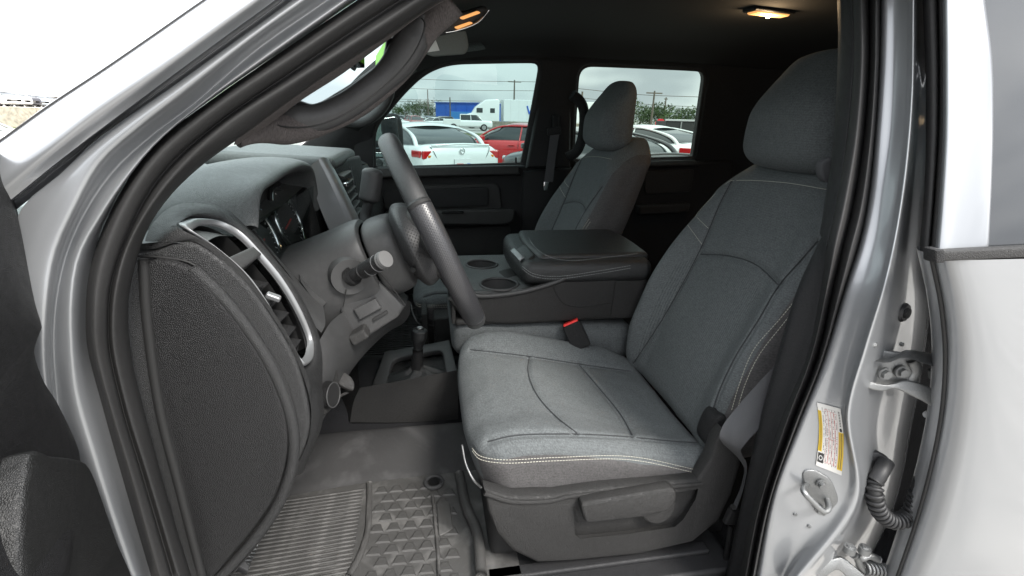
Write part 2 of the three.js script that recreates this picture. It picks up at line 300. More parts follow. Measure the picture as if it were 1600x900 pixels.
// black rubber door seal: two rolls with a groove
const sealA = [
  [jr[5][0], 0.014],
  [[[248, 900], [204, 742], [174, 642], [149, 545], [147, 500], [151, 440], [168, 378], [208, 296], [254, 236], [340, 165], [455, 88], [567, 12], [640, -34], [700, -64], [900, -104], [1300, -102]], 0.034],
  [[[264, 900], [218, 742], [188, 642], [166, 545], [164, 500], [168, 446], [184, 388], [222, 306], [264, 250], [342, 184], [462, 101], [578, 22], [655, -24], [712, -54], [900, -98], [1300, -96]], 0.022],
  [[[270, 900], [223, 742], [193, 642], [171, 545], [169, 500], [173, 448], [190, 391], [226, 312], [268, 255], [345, 189], [466, 106], [584, 27], [660, -20], [717, -50], [900, -95], [1300, -93]], 0.006],
  [[[278, 900], [231, 742], [200, 642], [178, 545], [176, 500], [181, 450], [198, 388], [232, 325], [276, 268], [350, 198], [474, 117], [592, 40], [668, -10], [724, -42], [900, -90], [1300, -88]], 0.014],
  [[[293, 900], [257, 782], [224, 661], [199, 560], [193, 490], [200, 435], [226, 356], [262, 302], [310, 255], [372, 210], [490, 125], [606, 50], [682, 0], [738, -32], [900, -82], [1300, -80]], -0.006],
  [[[299, 900], [263, 782], [230, 661], [206, 560], [200, 490], [206, 437], [231, 358], [267, 305], [315, 259], [377, 214], [495, 129], [611, 54], [687, 3], [743, -29], [900, -79], [1300, -77]], -0.05],
];
part(truck, 'door_seal', loft(sealA.map(([a, z]) => paintRow(a, z)), 110, 36), mt.seal).userData.label = 'black rubber seal round the front door opening';
// roof rail, sill and rear-side shell close the opening outside the picture
part(truck, 'roof', [
  loft([[V(-0.1, 1.83, -0.17), V(0.9, 1.885, -0.17), V(2.15, 1.86, -0.17)], [V(-0.16, 1.90, -0.45), V(0.9, 1.955, -0.45), V(2.15, 1.93, -0.45)], [V(-0.18, 1.92, -0.85), V(0.9, 1.975, -0.85), V(2.15, 1.95, -0.85)], [V(-0.16, 1.90, -1.25), V(0.9, 1.955, -1.25), V(2.15, 1.93, -1.25)], [V(-0.1, 1.83, -1.55), V(0.9, 1.885, -1.55), V(2.15, 1.86, -1.55)], [V(-0.08, 1.80, -1.61), V(0.9, 1.835, -1.63), V(2.15, 1.83, -1.63)]], 20, 30),
  bx(0.1, 2.2, 1.80, 1.87, -0.20, -0.10, 0.02)], mt.paint);
part(truck, 'door_sill', [bx(-0.42, 0.62, 0.50, 0.655, -0.10, 0.09, 0.03)], mt.jamb);
part(truck, 'sill_plate', [bx(-0.40, 0.60, 0.655, 0.668, -0.13, 0.0, 0.006)], mt.trimDark);
// headliner
const liner = part(truck, 'headliner', loft([
  [V(-0.02, 1.74, -0.15), V(0.15, 1.80, -0.15), V(0.9, 1.82, -0.15), V(2.1, 1.80, -0.15)],
  [V(-0.06, 1.80, -0.3), V(0.15, 1.855, -0.3), V(0.9, 1.885, -0.3), V(2.1, 1.86, -0.3)],
  [V(-0.1, 1.81, -0.85), V(0.15, 1.87, -0.85), V(0.9, 1.905, -0.85), V(2.1, 1.88, -0.85)],
  [V(-0.06, 1.80, -1.4), V(0.15, 1.855, -1.4), V(0.9, 1.885, -1.4), V(2.1, 1.86, -1.4)],
  [V(-0.04, 1.74, -1.56), V(0.15, 1.80, -1.56), V(0.9, 1.822, -1.56), V(2.1, 1.80, -1.56)]], 40, 30), mt.liner);
// passenger side inner wall with its two window openings
const bend = (g, z0) => { const p = g.attributes.position; for (let i = 0; i < p.count; i++) p.setZ(i, p.getZ(i) + z0 + tumble(p.getY(i))); return smoothCrease(g); };
function smoothCrease(g) { return toCreasedNormals(g.index ? g.toNonIndexed() : g, 0.6); }
function wall(outer, holes, z0, depth, bevel) {
  const s = new THREE.Shape(outer.map(p => new THREE.Vector2(p.x, p.y))); for (const h of holes) s.holes.push(new THREE.Path(h.map(p => new THREE.Vector2(p.x, p.y))));
  const g = new THREE.ExtrudeGeometry(s, { depth: depth - bevel * 2, bevelEnabled: bevel > 0, bevelThickness: bevel, bevelSize: bevel, bevelOffset: -bevel, bevelSegments: 3 });
  g.translate(0, 0, -depth + bevel); return bend(boxUV(g), z0);
}
const ZP = -1.70;
const holeF = roundPoly(pts([[817, 257], [583, 264], [583, 200], [628, 145], [662, 112], [702, 96], [848, 94]], ZP, PM), [0.012, 0.03, 0.05, 0.05, 0.06, 0.08, 0.045], 6);
const holeR = roundPoly(pts([[1087, 247], [896, 252], [905, 99], [1108, 108]], ZP, PM), [0.02, 0.03, 0.07, 0.05], 8);
const bevelHole = h => h;
part(truck, 'side_wall', wall([V(-0.62, 1.24, 0), V(2.1, 1.24, 0), V(2.1, 1.83, 0), V(0.1, 1.83, 0), V(-0.06, 1.80, 0), V(-0.3, 1.62, 0), V(-0.6, 1.40, 0)], [holeF, holeR], ZP, 0.07, 0.014), mt.trimDark);
const rim = (h, r, dz) => bar(h.map(p => V(p.x, p.y, ZP - dz + tumble(p.y))), r, 140, 8, { closed: true });
part(truck, 'window_seal', rim(holeF, 0.010, 0.02), mt.seal); part(truck, 'window_seal', rim(holeR, 0.010, 0.02), mt.seal);
const glassOf = (h, dz, th) => { const g = new THREE.ShapeGeometry(new THREE.Shape(h.map(p => new THREE.Vector2(p.x, p.y)))); const p = g.attributes.position; for (let i = 0; i < p.count; i++) p.setZ(i, ZP - dz + tumble(p.getY(i))); g.computeVertexNormals(); return g; };
part(truck, 'window_glass', glassOf(holeF, 0.045), mt.glassFront).userData.label = 'clear green tinted front passenger window';
part(truck, 'window_glass', glassOf(holeR, 0.045), mt.glassRear).userData.label = 'darker rear passenger window';
part(truck, 'passenger_side_shell', [bx(-1.6, 2.2, 0.5, 1.35, -1.82, -1.775, 0.02)], mt.paint);
// windshield, cowl, hood
const wsP = (x, z) => { const b = 0.14 * (1 - ((z + 0.85) / 0.8) ** 2); return x - b; };
const ws = [[-0.64, 1.37, -0.02], [-0.35, 1.60, -0.08], [-0.07, 1.83, -0.16]];
part(truck, 'windshield', loft(ws.map(([x, y, z]) => [0, 0.25, 0.5, 0.75, 1].map(t => { const zz = z + (-1.70 - 2 * z) * t; return V(wsP(x, zz), y, zz); })), 30, 14), mt.windshield);
part(truck, 'hood', [loft([[V(-0.66, 1.35, 0.05), V(-1.2, 1.30, 0.05), V(-1.9, 1.2, 0)], [V(-0.82, 1.37, -0.4), V(-1.3, 1.36, -0.4), V(-2.0, 1.26, -0.4)], [V(-0.84, 1.37, -1.3), V(-1.3, 1.36, -1.3), V(-2.0, 1.26, -1.3)], [V(-0.66, 1.35, -1.75), V(-1.2, 1.30, -1.75), V(-1.9, 1.2, -1.7)]], 20, 20),
  loft([[V(-0.60, 1.38, 0.075), V(-1.2, 1.30, 0.1), V(-1.9, 1.2, 0.05)], [V(-0.55, 0.95, 0.09), V(-1.2, 0.9, 0.14), V(-1.9, 0.9, 0.08)], [V(-0.5, 0.5, 0.06), V(-1.2, 0.5, 0.1), V(-1.9, 0.5, 0.05)]], 10, 10)], mt.paint);
part(truck, 'firewall', [bx(-0.95, -0.88, 0.6, 1.36, -1.72, -0.02), bx(-0.9, 2.15, 0.60, 0.655, -1.75, -0.04, 0.01), bx(2.1, 2.16, 0.6, 1.35, -1.72, -0.05), bx(0.75, 2.1, 0.6, 1.35, -0.22, -0.18)], mt.carpet);
// rear bulkhead with window
part(truck, 'back_wall', [bx(2.1, 2.16, 1.34, 1.42, -1.7, -0.05), bx(2.1, 2.16, 1.40, 1.88, -0.4, -0.05), bx(2.1, 2.16, 1.40, 1.88, -1.7, -1.3)], mt.liner);
part(truck, 'back_glass', [bx(2.12, 2.126, 1.40, 1.88, -1.3, -0.4, 0.001)], mt.glassDark);
// centre pillar, driver side
const B = {
  d0: [[1308, -80], [1309, 0], [1310, 75], [1302, 225], [1290, 310], [1281, 365]],
  d1: [[1338, -80], [1333, 0], [1334, 100], [1322, 225], [1306, 325], [1292, 385]],
  d0l: [[1283, 372], [1266, 410], [1246, 460], [1213, 573], [1182, 685], [1157, 798], [1130, 920]],
  d1l: [[1295, 376], [1300, 410], [1298, 455], [1274, 542], [1223, 665], [1182, 798], [1157, 920]],
};
part(truck, 'pillar_trim', loft([paintRow(B.d0.map(q => [q[0] + 4, q[1]]), -0.19), paintRow(B.d0, -0.10), paintRow(B.d0.map((q, i) => [(q[0] * 2 + B.d1[i][0]) / 3, (q[1] * 2 + B.d1[i][1]) / 3]), -0.07), paintRow(B.d1, -0.045), paintRow(B.d1, -0.07)], 50, 24), mt.pillarTrim);
part(truck, 'pillar_trim', loft([paintRow(B.d0l.map(q => [q[0] + 6, q[1]]), -0.16), paintRow(B.d0l, -0.09), paintRow(B.d0l.map((q, i) => [(q[0] + B.d1l[i][0]) / 2, (q[1] + B.d1l[i][1]) / 2]), -0.065), paintRow(B.d1l, -0.045), paintRow(B.d1l, -0.08)], 50, 24), mt.pillarTrim);
const sb = [
  [[[1330, -80], [1331, 0], [1332, 100], [1322, 215], [1304, 320], [1290, 390], [1285, 430], [1262, 545], [1215, 665], [1174, 798], [1150, 920]], -0.06],
  [[[1336, -80], [1337, 0], [1338, 100], [1328, 215], [1310, 320], [1296, 390], [1291, 440], [1270, 545], [1222, 665], [1181, 798], [1157, 920]], -0.025],
  [[[1345, -80], [1346, 0], [1347, 100], [1338, 215], [1320, 320], [1304, 390], [1292, 450], [1268, 555], [1228, 662], [1186, 795], [1162, 920]], -0.012],
  [[[1354, -80], [1355, 0], [1356, 100], [1346, 220], [1329, 323], [1312, 392], [1299, 448], [1274, 558], [1234, 662], [1191, 793], [1166, 920]], -0.02],
  [[[1357, -80], [1358, 0], [1358, 100], [1349, 221], [1332, 324], [1315, 393], [1302, 449], [1276, 560], [1237, 662], [1194, 792], [1168, 920]], -0.036],
  [[[1361, -80], [1361, 0], [1361, 100], [1352, 222], [1336, 325], [1319, 394], [1306, 450], [1279, 561], [1240, 662], [1197, 791], [1170, 920]], -0.016],
  [[[1370, -80], [1369, 0], [1368, 100], [1360, 222], [1346, 325], [1329, 392], [1313, 452], [1282, 565], [1244, 661], [1202, 782], [1173, 920]], 0.002],
  [[[1380, -80], [1378, 0], [1376, 100], [1370, 200], [1360, 300], [1346, 375], [1322, 450], [1286, 568], [1250, 660], [1209, 772], [1178, 920]], -0.02],
];
part(truck, 'door_seal', loft(sb.map(([a, z]) => paintRow(a, z)), 100, 44), mt.seal).userData.label = 'black rubber seal on the centre pillar';
// painted centre pillar: flat, raised edge, then the hinge pocket running back to the rear door
const jb = [
  [[[1376, -80], [1374, 0], [1372, 100], [1366, 200], [1356, 300], [1342, 375], [1318, 450], [1282, 568], [1246, 660], [1205, 772], [1172, 920]], -0.025],
  [[[1384, -80], [1382, 0], [1380, 100], [1374, 200], [1364, 300], [1350, 375], [1326, 450], [1289, 568], [1253, 660], [1213, 772], [1186, 920]], 0.0],
  [[[1402, -80], [1400, 0], [1398, 100], [1393, 200], [1380, 300], [1368, 375], [1345, 450], [1312, 560], [1285, 650], [1262, 770], [1215, 920]], 0.012],
  [[[1420, -80], [1419, 0], [1417, 120], [1410, 220], [1398, 320], [1386, 390], [1371, 450], [1342, 545], [1318, 640], [1320, 770], [1226, 910]], 0.032],
  [[[1428, -80], [1427, 0], [1425, 150], [1416, 260], [1404, 345], [1392, 405], [1380, 452], [1351, 545], [1325, 642], [1334, 787], [1240, 910]], 0.045],
  [[[1432, -80], [1431, 0], [1429, 150], [1420, 260], [1408, 345], [1398, 408], [1388, 456], [1364, 548], [1338, 648], [1343, 790], [1256, 915]], 0.034],
  [[[1438, -80], [1437, 0], [1436, 150], [1430, 260], [1421, 345], [1414, 410], [1410, 470], [1392, 560], [1372, 660], [1366, 790], [1296, 915]], -0.01],
  [[[1446, -80], [1446, 0], [1446, 150], [1442, 260], [1437, 345], [1432, 412], [1434, 480], [1422, 570], [1404, 670], [1384, 790], [1322, 915]], -0.03],
  [[[1452, -80], [1453, 0], [1453, 150], [1449, 260], [1446, 345], [1442, 412], [1445, 480], [1434, 570], [1417, 670], [1393, 790], [1334, 915]], -0.06],
  [[[1458, -80], [1459, 0], [1459, 150], [1455, 260], [1452, 345], [1450, 412], [1453, 480], [1442, 570], [1424, 670], [1398, 790], [1340, 915]], -0.14],
];
const pillar = part(truck, 'centre_pillar', loft(jb.map(([a, z]) => paintRow(a, z)), 110, 60), mt.jamb);
// ---------- front pillar trim and grab handle ----------
const trimA = [
  [[[365, 226], [372, 212], [490, 127], [606, 52], [682, 2], [738, -30], [900, -80], [1300, -78]], -0.03],
  [[[372, 226], [385, 214], [475, 150], [555, 97], [620, 50], [690, 2], [745, -28], [900, -76], [1300, -74]], -0.055],
  [[[383, 223], [410, 205], [463, 162], [535, 115], [607, 62], [672, 14], [755, -24], [900, -72], [1300, -70]], -0.085],
  [[[383, 223], [410, 205], [463, 162], [535, 115], [607, 62], [672, 14], [755, -24], [900, -72], [1300, -70]], -0.125],
];
part(truck, 'pillar_trim', loft(trimA.map(([a, z]) => paintRow(a, z)), 80, 20), mt.weave).userData.label = 'woven dark trim of the front pillar';
part(truck, 'pillar_trim', [bar(pts([[372, 224, -0.06], [388, 217, -0.07], [420, 206, -0.088], [455, 200, -0.105], [495, 194, -0.122], [540, 176, -0.13], [585, 146, -0.13], [626, 108, -0.128], [652, 72, -0.12], [672, 38, -0.11], [704, 0, -0.095]], -0.09, PT), t => 0.006 + 0.010 * sst(t, 0, 0.18) + 0.008 * sst(t, 0.8, 1) + 0.005 * (sst(t, 0.05, 0.2) - sst(t, 0.2, 0.35)), 80, 14)], mt.weave);
{
  const h = group(truck, 'grab_handle', 'dark grab handle on the front pillar beside the windshield');
  const path = pts([[414, 194, -0.098], [452, 187, -0.10], [494, 185, -0.112], [536, 168, -0.12], [580, 138, -0.12], [616, 106, -0.12], [638, 74, -0.115], [652, 44, -0.105], [664, 22, -0.095]], -0.1, PT);
  part(h, 'grip', bar(path, t => 0.0185 * Math.min(1, 0.12 + 6.5 * t, 0.3 + 6 * (1 - t)) + 0.005 * (sst(t, 0.6, 0.8) - sst(t, 0.85, 1)), 70, 18, { sy: 0.85, up: V(0, 0, 1) }), mt.smooth);
  part(h, 'parting_line', bar(pts([[424, 194], [452, 199], [490, 197], [530, 183], [582, 150], [628, 108], [654, 70], [664, 36], [658, 27]], -0.078, PT), 0.0012, 60, 6), mt.black);
  part(h, 'inner_lip', bar(pts([[463, 161], [492, 168], [530, 149], [568, 124], [600, 98], [606, 80], [609, 60]], -0.128, PT), 0.005, 60, 8), mt.smooth);
}
// ---------- dashboard ----------
const dash = group(truck, 'dashboard', 'charcoal dashboard with silver vent surround and hooded gauge cluster');
const zE = -0.06;
const endOut = pts([[196, 480], [205, 420], [214, 396], [240, 392], [292, 378], [340, 404], [385, 445], [430, 508], [462, 565], [480, 628], [483, 672], [474, 704], [455, 742], [420, 800], [380, 850], [330, 910], [300, 905], [262, 790], [228, 670], [204, 570]], zE);
const capIn = pts([[226, 412], [262, 408], [300, 424], [345, 470], [390, 530], [425, 592], [447, 660], [448, 712], [432, 770], [400, 822], [362, 868], [326, 905], [300, 830], [272, 740], [246, 630], [232, 530]], zE + 0.012);
part(dash, 'end_panel', slab(endOut, V(0, 0, 1), 0.014, 0.006, { smooth: 120, seg: 5 }), mt.soft);
part(dash, 'end_cap', slab(capIn, V(0, 0, 1), 0.02, 0.006, { smooth: 100, seg: 4 }), mt.trimDark);
part(dash, 'end_cap_rim', bar([...pts([[300, 418], [345, 462], [394, 524], [432, 590], [456, 660], [458, 716], [440, 776], [408, 828], [366, 878], [340, 905]], zE + 0.004)], 0.008, 90, 10), mt.soft);
part(dash, 'panel_gap', [bar(pts([[224, 405], [230, 500], [250, 640], [280, 760], [318, 910]], zE + 0.012), 0.006, 60, 8), bar(pts([[214, 400], [250, 402], [300, 412], [350, 456], [402, 522], [444, 592], [464, 660], [466, 716], [448, 778], [412, 836], [372, 886], [352, 910]], zE + 0.002), 0.0016, 80, 6)], mt.black);
// face that carries the outer vent: from the end panel inwards
const faceEdge = [[214, 396], [236, 388], [292, 374], [340, 402], [385, 442], [430, 506], [463, 562], [482, 628], [484, 672], [474, 706], [452, 748]];
const shiftIn = (a, dz, dx = 0, dy = 0) => a.map(p => V(p.x + dx, p.y + dy, p.z + dz));
const fe = pts(faceEdge, zE - 0.008);
// vent surround
const vL = [[284, 352], [330, 384], [380, 427], [420, 483], [450, 533], [466, 562]], vR = [[300, 342], [345, 346], [375, 362], [408, 396], [442, 438], [470, 487], [487, 530]];
const ringO = [...pts([[284, 353], [330, 384], [380, 427], [420, 483], [450, 533], [465, 562], [472, 571]], -0.068), ...pts([[481, 569]], -0.09), ...pts([[489, 556]], -0.13), ...pts([[487, 530], [470, 487], [442, 438], [408, 396], [375, 362], [345, 346]], -0.165), ...pts([[310, 341]], -0.14), ...pts([[290, 346]], -0.10)];
const ringI = [...pts([[303, 366], [345, 398], [390, 440], [427, 495], [453, 540], [466, 557], [470, 560]], -0.075), ...pts([[474, 558]], -0.09), ...pts([[478, 548]], -0.125), ...pts([[479, 530], [462, 489], [435, 444], [402, 404], [370, 371], [343, 356]], -0.16), ...pts([[318, 352]], -0.135), ...pts([[303, 358]], -0.10)];
const ringF = [...pts([[230, 388], [300, 377], [345, 405], [390, 448], [434, 508], [465, 566], [483, 618]], -0.064), ...pts([[490, 650]], -0.09), ...pts([[503, 606]], -0.16), ...pts([[505, 548], [484, 490], [454, 440], [417, 396], [384, 354], [350, 325]], -0.205), ...pts([[285, 318]], -0.17), ...pts([[238, 350]], -0.10)];
const mid = (a, b, t, o) => a.map((p, i) => p.clone().lerp(b[i], t).add(o));
part(dash, 'outer_face', loft([ringO.map(p => p.clone().add(V(-0.012, -0.002, -0.002))), mid(ringO, ringF, 0.12, V(0.002, 0.002, 0.002)), mid(ringO, ringF, 0.5, V(0.005, 0.004, 0.003)), ringF], 160, 14, { closedU: true, raw: true }), mt.soft);
part(dash, 'lower_face', loft([pts([[478, 600], [486, 640], [484, 676], [474, 708], [452, 750]], -0.064), pts([[492, 606], [498, 644], [494, 676], [482, 706], [462, 744]], -0.09), pts([[503, 606], [506, 640], [502, 668], [490, 700], [472, 740]], -0.15)], 30, 12), mt.soft);
const ringIn = ringI.map(p => p.clone().add(V(-0.03, -0.008, -0.01)));
part(dash, 'vent_surround', loft([ringO.map(p => p.clone().add(V(-0.008, -0.002, -0.01))), ringO, mid(ringO, ringI, 0.25, V(0.004, 0.002, 0.002)), mid(ringO, ringI, 0.75, V(0.003, 0.001, 0.002)), ringI], 160, 22, { closedU: true, raw: true }), mt.silver);
const backV = ringI.map(p => p.clone().add(V(-0.045, -0.012, -0.012)));
part(dash, 'vent_box', loft([ringI.map(p => p.clone().add(V(-0.012, 0, 0))), backV, backV.map(p => p.clone().lerp(V(-0.31, 1.33, -0.13), 0.9))], 64, 12, { closedU: true, lin: true, raw: true }), mt.black);
const slatAt = (l, r, th, push, m) => { const a = P(l[0], l[1], -0.082), b = P(r[0], r[1], -0.152), d = V(-0.055 + push, -0.022, -0.008), n = V(0.2, 0.95, 0.1); const q = [a, b, b.clone().add(d), a.clone().add(d)]; return slab(q, n, th, 0.0015); };
for (const [l, r] of [[[386, 443], [420, 436]], [[404, 468], [438, 460]], [[420, 492], [452, 484]], [[436, 518], [463, 506]], [[448, 540], [471, 527]]]) part(dash, 'vent_slat', slatAt(l, r, 0.004, 0), mt.trimDark);
part(dash, 'vent_fin', [bar(pts([[398, 452, -0.10], [410, 446, -0.13]], -0.1), 0.002, 4, 6), bar(pts([[414, 478, -0.10], [426, 470, -0.13]], -0.1), 0.002, 4, 6)], mt.trimDark);
part(dash, 'vent_block', slab([P(350, 402, -0.075), P(391, 388, -0.158), P(408, 398, -0.158), P(373, 424, -0.075)], V(0.75, 0.65, 0.1), 0.04, 0.004), mt.smooth);
part(dash, 'vent_tab', [mv(rbox(0.02, 0.009, 0.010, 0.003), ...P(427, 464, -0.115).toArray(), 0.2, 0, -0.5)], mt.silver);
// top pad
const topP = (z, hx, hy) => [V(-0.70, 1.40, z), V(-0.52, hy - 0.02, z), V(-0.40, hy, z), V(hx, hy - 0.004, z), V(hx + 0.02, hy - 0.02, z)];
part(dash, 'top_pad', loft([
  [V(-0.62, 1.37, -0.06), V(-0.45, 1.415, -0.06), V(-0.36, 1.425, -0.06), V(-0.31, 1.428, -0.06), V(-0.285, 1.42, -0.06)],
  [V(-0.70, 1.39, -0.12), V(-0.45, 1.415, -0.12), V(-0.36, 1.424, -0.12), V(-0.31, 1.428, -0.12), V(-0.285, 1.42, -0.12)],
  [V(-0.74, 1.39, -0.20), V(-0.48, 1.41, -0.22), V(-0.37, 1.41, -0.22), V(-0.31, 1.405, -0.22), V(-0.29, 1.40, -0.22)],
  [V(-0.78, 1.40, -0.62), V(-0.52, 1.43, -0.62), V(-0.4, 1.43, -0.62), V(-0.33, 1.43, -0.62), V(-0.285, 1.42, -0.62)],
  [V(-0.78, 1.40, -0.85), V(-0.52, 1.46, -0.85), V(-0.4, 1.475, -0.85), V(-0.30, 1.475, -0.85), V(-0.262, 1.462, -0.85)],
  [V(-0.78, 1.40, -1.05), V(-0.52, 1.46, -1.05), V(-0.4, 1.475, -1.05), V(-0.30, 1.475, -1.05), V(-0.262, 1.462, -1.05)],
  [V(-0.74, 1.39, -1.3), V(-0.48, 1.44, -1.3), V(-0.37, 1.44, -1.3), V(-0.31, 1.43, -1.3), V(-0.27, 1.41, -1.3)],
  [V(-0.62, 1.37, -1.64), V(-0.45, 1.41, -1.64), V(-0.36, 1.41, -1.64), V(-0.30, 1.40, -1.64), V(-0.26, 1.38, -1.64)]], 30, 60), mt.litSoft);
// gauge hood: an arch over the cluster
const arch = (x, top, w0, w1, low0, low1) => [V(x, low0, -w0), V(x, (low0 + top) / 2 + 0.012, -w0 - 0.035), V(x, top - 0.006, -w0 - 0.13), V(x, top, -(w0 + w1) / 2 - 0.04), V(x, top - 0.004, -w1 + 0.09), V(x, top - 0.025, -w1 + 0.02), V(x, low1, -w1)];
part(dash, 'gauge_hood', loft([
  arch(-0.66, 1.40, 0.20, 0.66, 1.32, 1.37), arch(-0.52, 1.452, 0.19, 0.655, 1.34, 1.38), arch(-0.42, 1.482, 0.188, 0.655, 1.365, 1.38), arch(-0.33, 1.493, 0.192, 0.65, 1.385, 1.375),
  arch(-0.27, 1.487, 0.20, 0.645, 1.418, 1.37), arch(-0.259, 1.478, 0.205, 0.64, 1.413, 1.365), arch(-0.268, 1.468, 0.213, 0.63, 1.408, 1.36), arch(-0.34, 1.455, 0.225, 0.62, 1.37, 1.345)], 70, 40), mt.litSoft).userData.label = 'padded hood over the gauge cluster';
// gauge cluster
const clu = group(truck, 'gauge_cluster', 'gauge cluster with round dials under the hood');
part(clu, 'housing', [loft([[V(-0.27, 1.41, -0.215), V(-0.235, 1.34, -0.225), V(-0.215, 1.27, -0.26)], [V(-0.33, 1.40, -0.235), V(-0.30, 1.33, -0.24), V(-0.27, 1.26, -0.28)]], 20, 8),
  bx(-0.40, -0.392, 1.20, 1.42, -0.6, -0.25, 0.002)], mt.trimDark);
const lensQ = (t, s) => V(-0.335 + 0.055 * (1 - s), 1.265 + 0.185 * s, -0.225 - 0.40 * t);
part(clu, 'dial_plate', slab([lensQ(0, 0.06), lensQ(1, 0.06), lensQ(1, 0.98), lensQ(0, 0.98)], V(0.92, 0.28, 0), 0.006, 0.002), mt.black);
for (const t of [0.28, 0.74]) {
  const c = lensQ(t, 0.5).addScaledVector(V(0.957, 0.29, 0), 0.006), q = new THREE.Quaternion().setFromUnitVectors(V(0, 0, 1), V(0.957, 0.29, 0).normalize());
  const ring = new THREE.TorusGeometry(0.072, 0.006, 10, 60); ring.applyQuaternion(q).translate(c.x, c.y, c.z); part(clu, 'dial_ring', ring, mt.chrome);
  const ticks = []; for (let i = 0; i < 27; i++) { const a = -0.7 + i / 26 * 4.55, g = new THREE.BoxGeometry(i % 3 ? 0.004 : 0.009, 0.0014, 0.001); g.translate(0.058, 0, 0.001); g.rotateZ(a); g.applyQuaternion(q).translate(c.x, c.y, c.z); ticks.push(g); }
  part(clu, 'dial_marks', ticks, mt.white);
  const nd = new THREE.BoxGeometry(0.058, 0.003, 0.002); nd.translate(0.02, 0, 0.004); nd.rotateZ(3.6); nd.applyQuaternion(q).translate(c.x, c.y, c.z); part(clu, 'needle', nd, mt.red);
}
part(clu, 'lens', slab([V(-0.262, 1.27, -0.225), V(-0.262, 1.27, -0.62), V(-0.244, 1.42, -0.62), V(-0.244, 1.42, -0.225)].map(p => p.add(V(-0.02, 0, 0))), V(0.99, -0.12, 0), 0.002, 0), M([0.75, 0.78, 0.78], 0.02, { transmission: 1, thickness: 0, ior: 1.1 }));
// surround below the lens, bezel between cluster and column
part(dash, 'cluster_surround', [loft([pts([[380, 355], [418, 402], [448, 446], [476, 492], [502, 520]], -0.2), pts([[388, 350], [428, 402], [458, 442], [484, 482], [508, 508]], -0.225), pts([[400, 360], [434, 402], [462, 434], [486, 462], [505, 478]], -0.30)], 40, 12),
  loft([pts([[505, 478, -0.30], [486, 462, -0.3], [470, 440, -0.3]], -0.3), pts([[540, 440, -0.42], [500, 400, -0.45], [462, 392, -0.4]], -0.42), pts([[556, 380, -0.62], [530, 372, -0.62], [498, 372, -0.62]], -0.6)], 20, 16)], mt.smooth);
// right wing of the cluster surround, the rounded panel seen beside the wheel
part(dash, 'cluster_wing', slab(pts([[488, 292], [500, 300], [516, 332], [524, 352], [522, 374], [505, 386], [480, 388], [462, 372], [452, 340], [462, 312]], -0.6), V(0.9, 0.1, 0.4), 0.03, 0.008, { smooth: 70 }), mt.trimDark);
// lower dash: knee panel and the swoop under the vent
part(dash, 'knee_panel', loft([
  [P(484, 560, -0.155), P(496, 590, -0.155), P(492, 630, -0.15), P(482, 672, -0.14), P(476, 706, -0.12)],
  [P(506, 520, -0.20), P(518, 548, -0.2), P(520, 590, -0.2), P(506, 640, -0.2), P(486, 690, -0.18)],
  [P(520, 500, -0.25), P(538, 530, -0.26), P(545, 560, -0.28), P(524, 620, -0.27), P(500, 664, -0.25)],
  [P(560, 478, -0.40), P(590, 500, -0.45), P(600, 520, -0.48), P(560, 560, -0.48), P(520, 600, -0.45)],
  [P(640, 470, -0.66), P(640, 490, -0.66), P(630, 505, -0.66), P(600, 520, -0.66), P(560, 540, -0.66)]], 30, 40), mt.smooth);
part(dash, 'lower_dash', [bx(-0.85, -0.36, 1.0, 1.37, -1.66, -0.09, 0.03), bx(-0.4, -0.27, 1.05, 1.39, -1.66, -0.68, 0.04)], mt.trimDark);
// headlamp switch pod
{
  const k = group(truck, 'light_switch', 'round light switch low on the dashboard end');
  const c = P(504, 604, -0.172), n = V(0.93, 0.12, 0.3).normalize(), q = new THREE.Quaternion().setFromUnitVectors(V(0, 0, 1), n);
  const hoop = (r, t, d, dy) => { const g = new THREE.TorusGeometry(r, t, 10, 40); g.applyQuaternion(q).translate(c.x + n.x * d, c.y + dy, c.z + n.z * d); return g; };
  part(k, 'bezel', [hoop(0.042, 0.008, -0.004, 0)], mt.trim); part(k, 'plate', cyl(c.clone().addScaledVector(n, -0.02), c.clone().addScaledVector(n, -0.004), 0.042, 0.042, 40), mt.trimDark);
  part(k, 'knob', [cyl(c.clone().add(V(0, -0.014, 0)).addScaledVector(n, -0.006), c.clone().add(V(0, -0.014, 0)).addScaledVector(n, 0.018), 0.023, 0.020, 30)], mt.trimDark);
  part(k, 'ring', hoop(0.0205, 0.0011, 0.018, -0.014), mt.smooth); part(k, 'dimmer', hoop(0.009, 0.003, 0.0, 0.024), mt.smooth);
}
part(truck, 'brake_release', [slab(pts([[532, 572], [550, 585], [553, 604], [548, 614], [522, 598], [524, 584]], -0.26), V(0.3, 0.7, 0.6), 0.012, 0.003, { smooth: 30 }), bar(pts([[520, 632], [530, 620], [545, 612]], -0.26), 0.003, 12, 6)], mt.trim);
part(truck, 'brake_release_tag', bar(pts([[512, 632], [520, 628], [526, 620], [522, 612]], -0.24), 0.003, 16, 6), mt.red);
part(truck, 'brake_pedal', [slab([V(-0.50, 0.80, -0.30), V(-0.50, 0.80, -0.42), V(-0.53, 0.88, -0.42), V(-0.53, 0.88, -0.30)], V(0.9, 0.4, 0), 0.02, 0.004), bar([V(-0.53, 0.86, -0.36), V(-0.6, 1.05, -0.36)], 0.012, 6, 8)], mt.rubber);
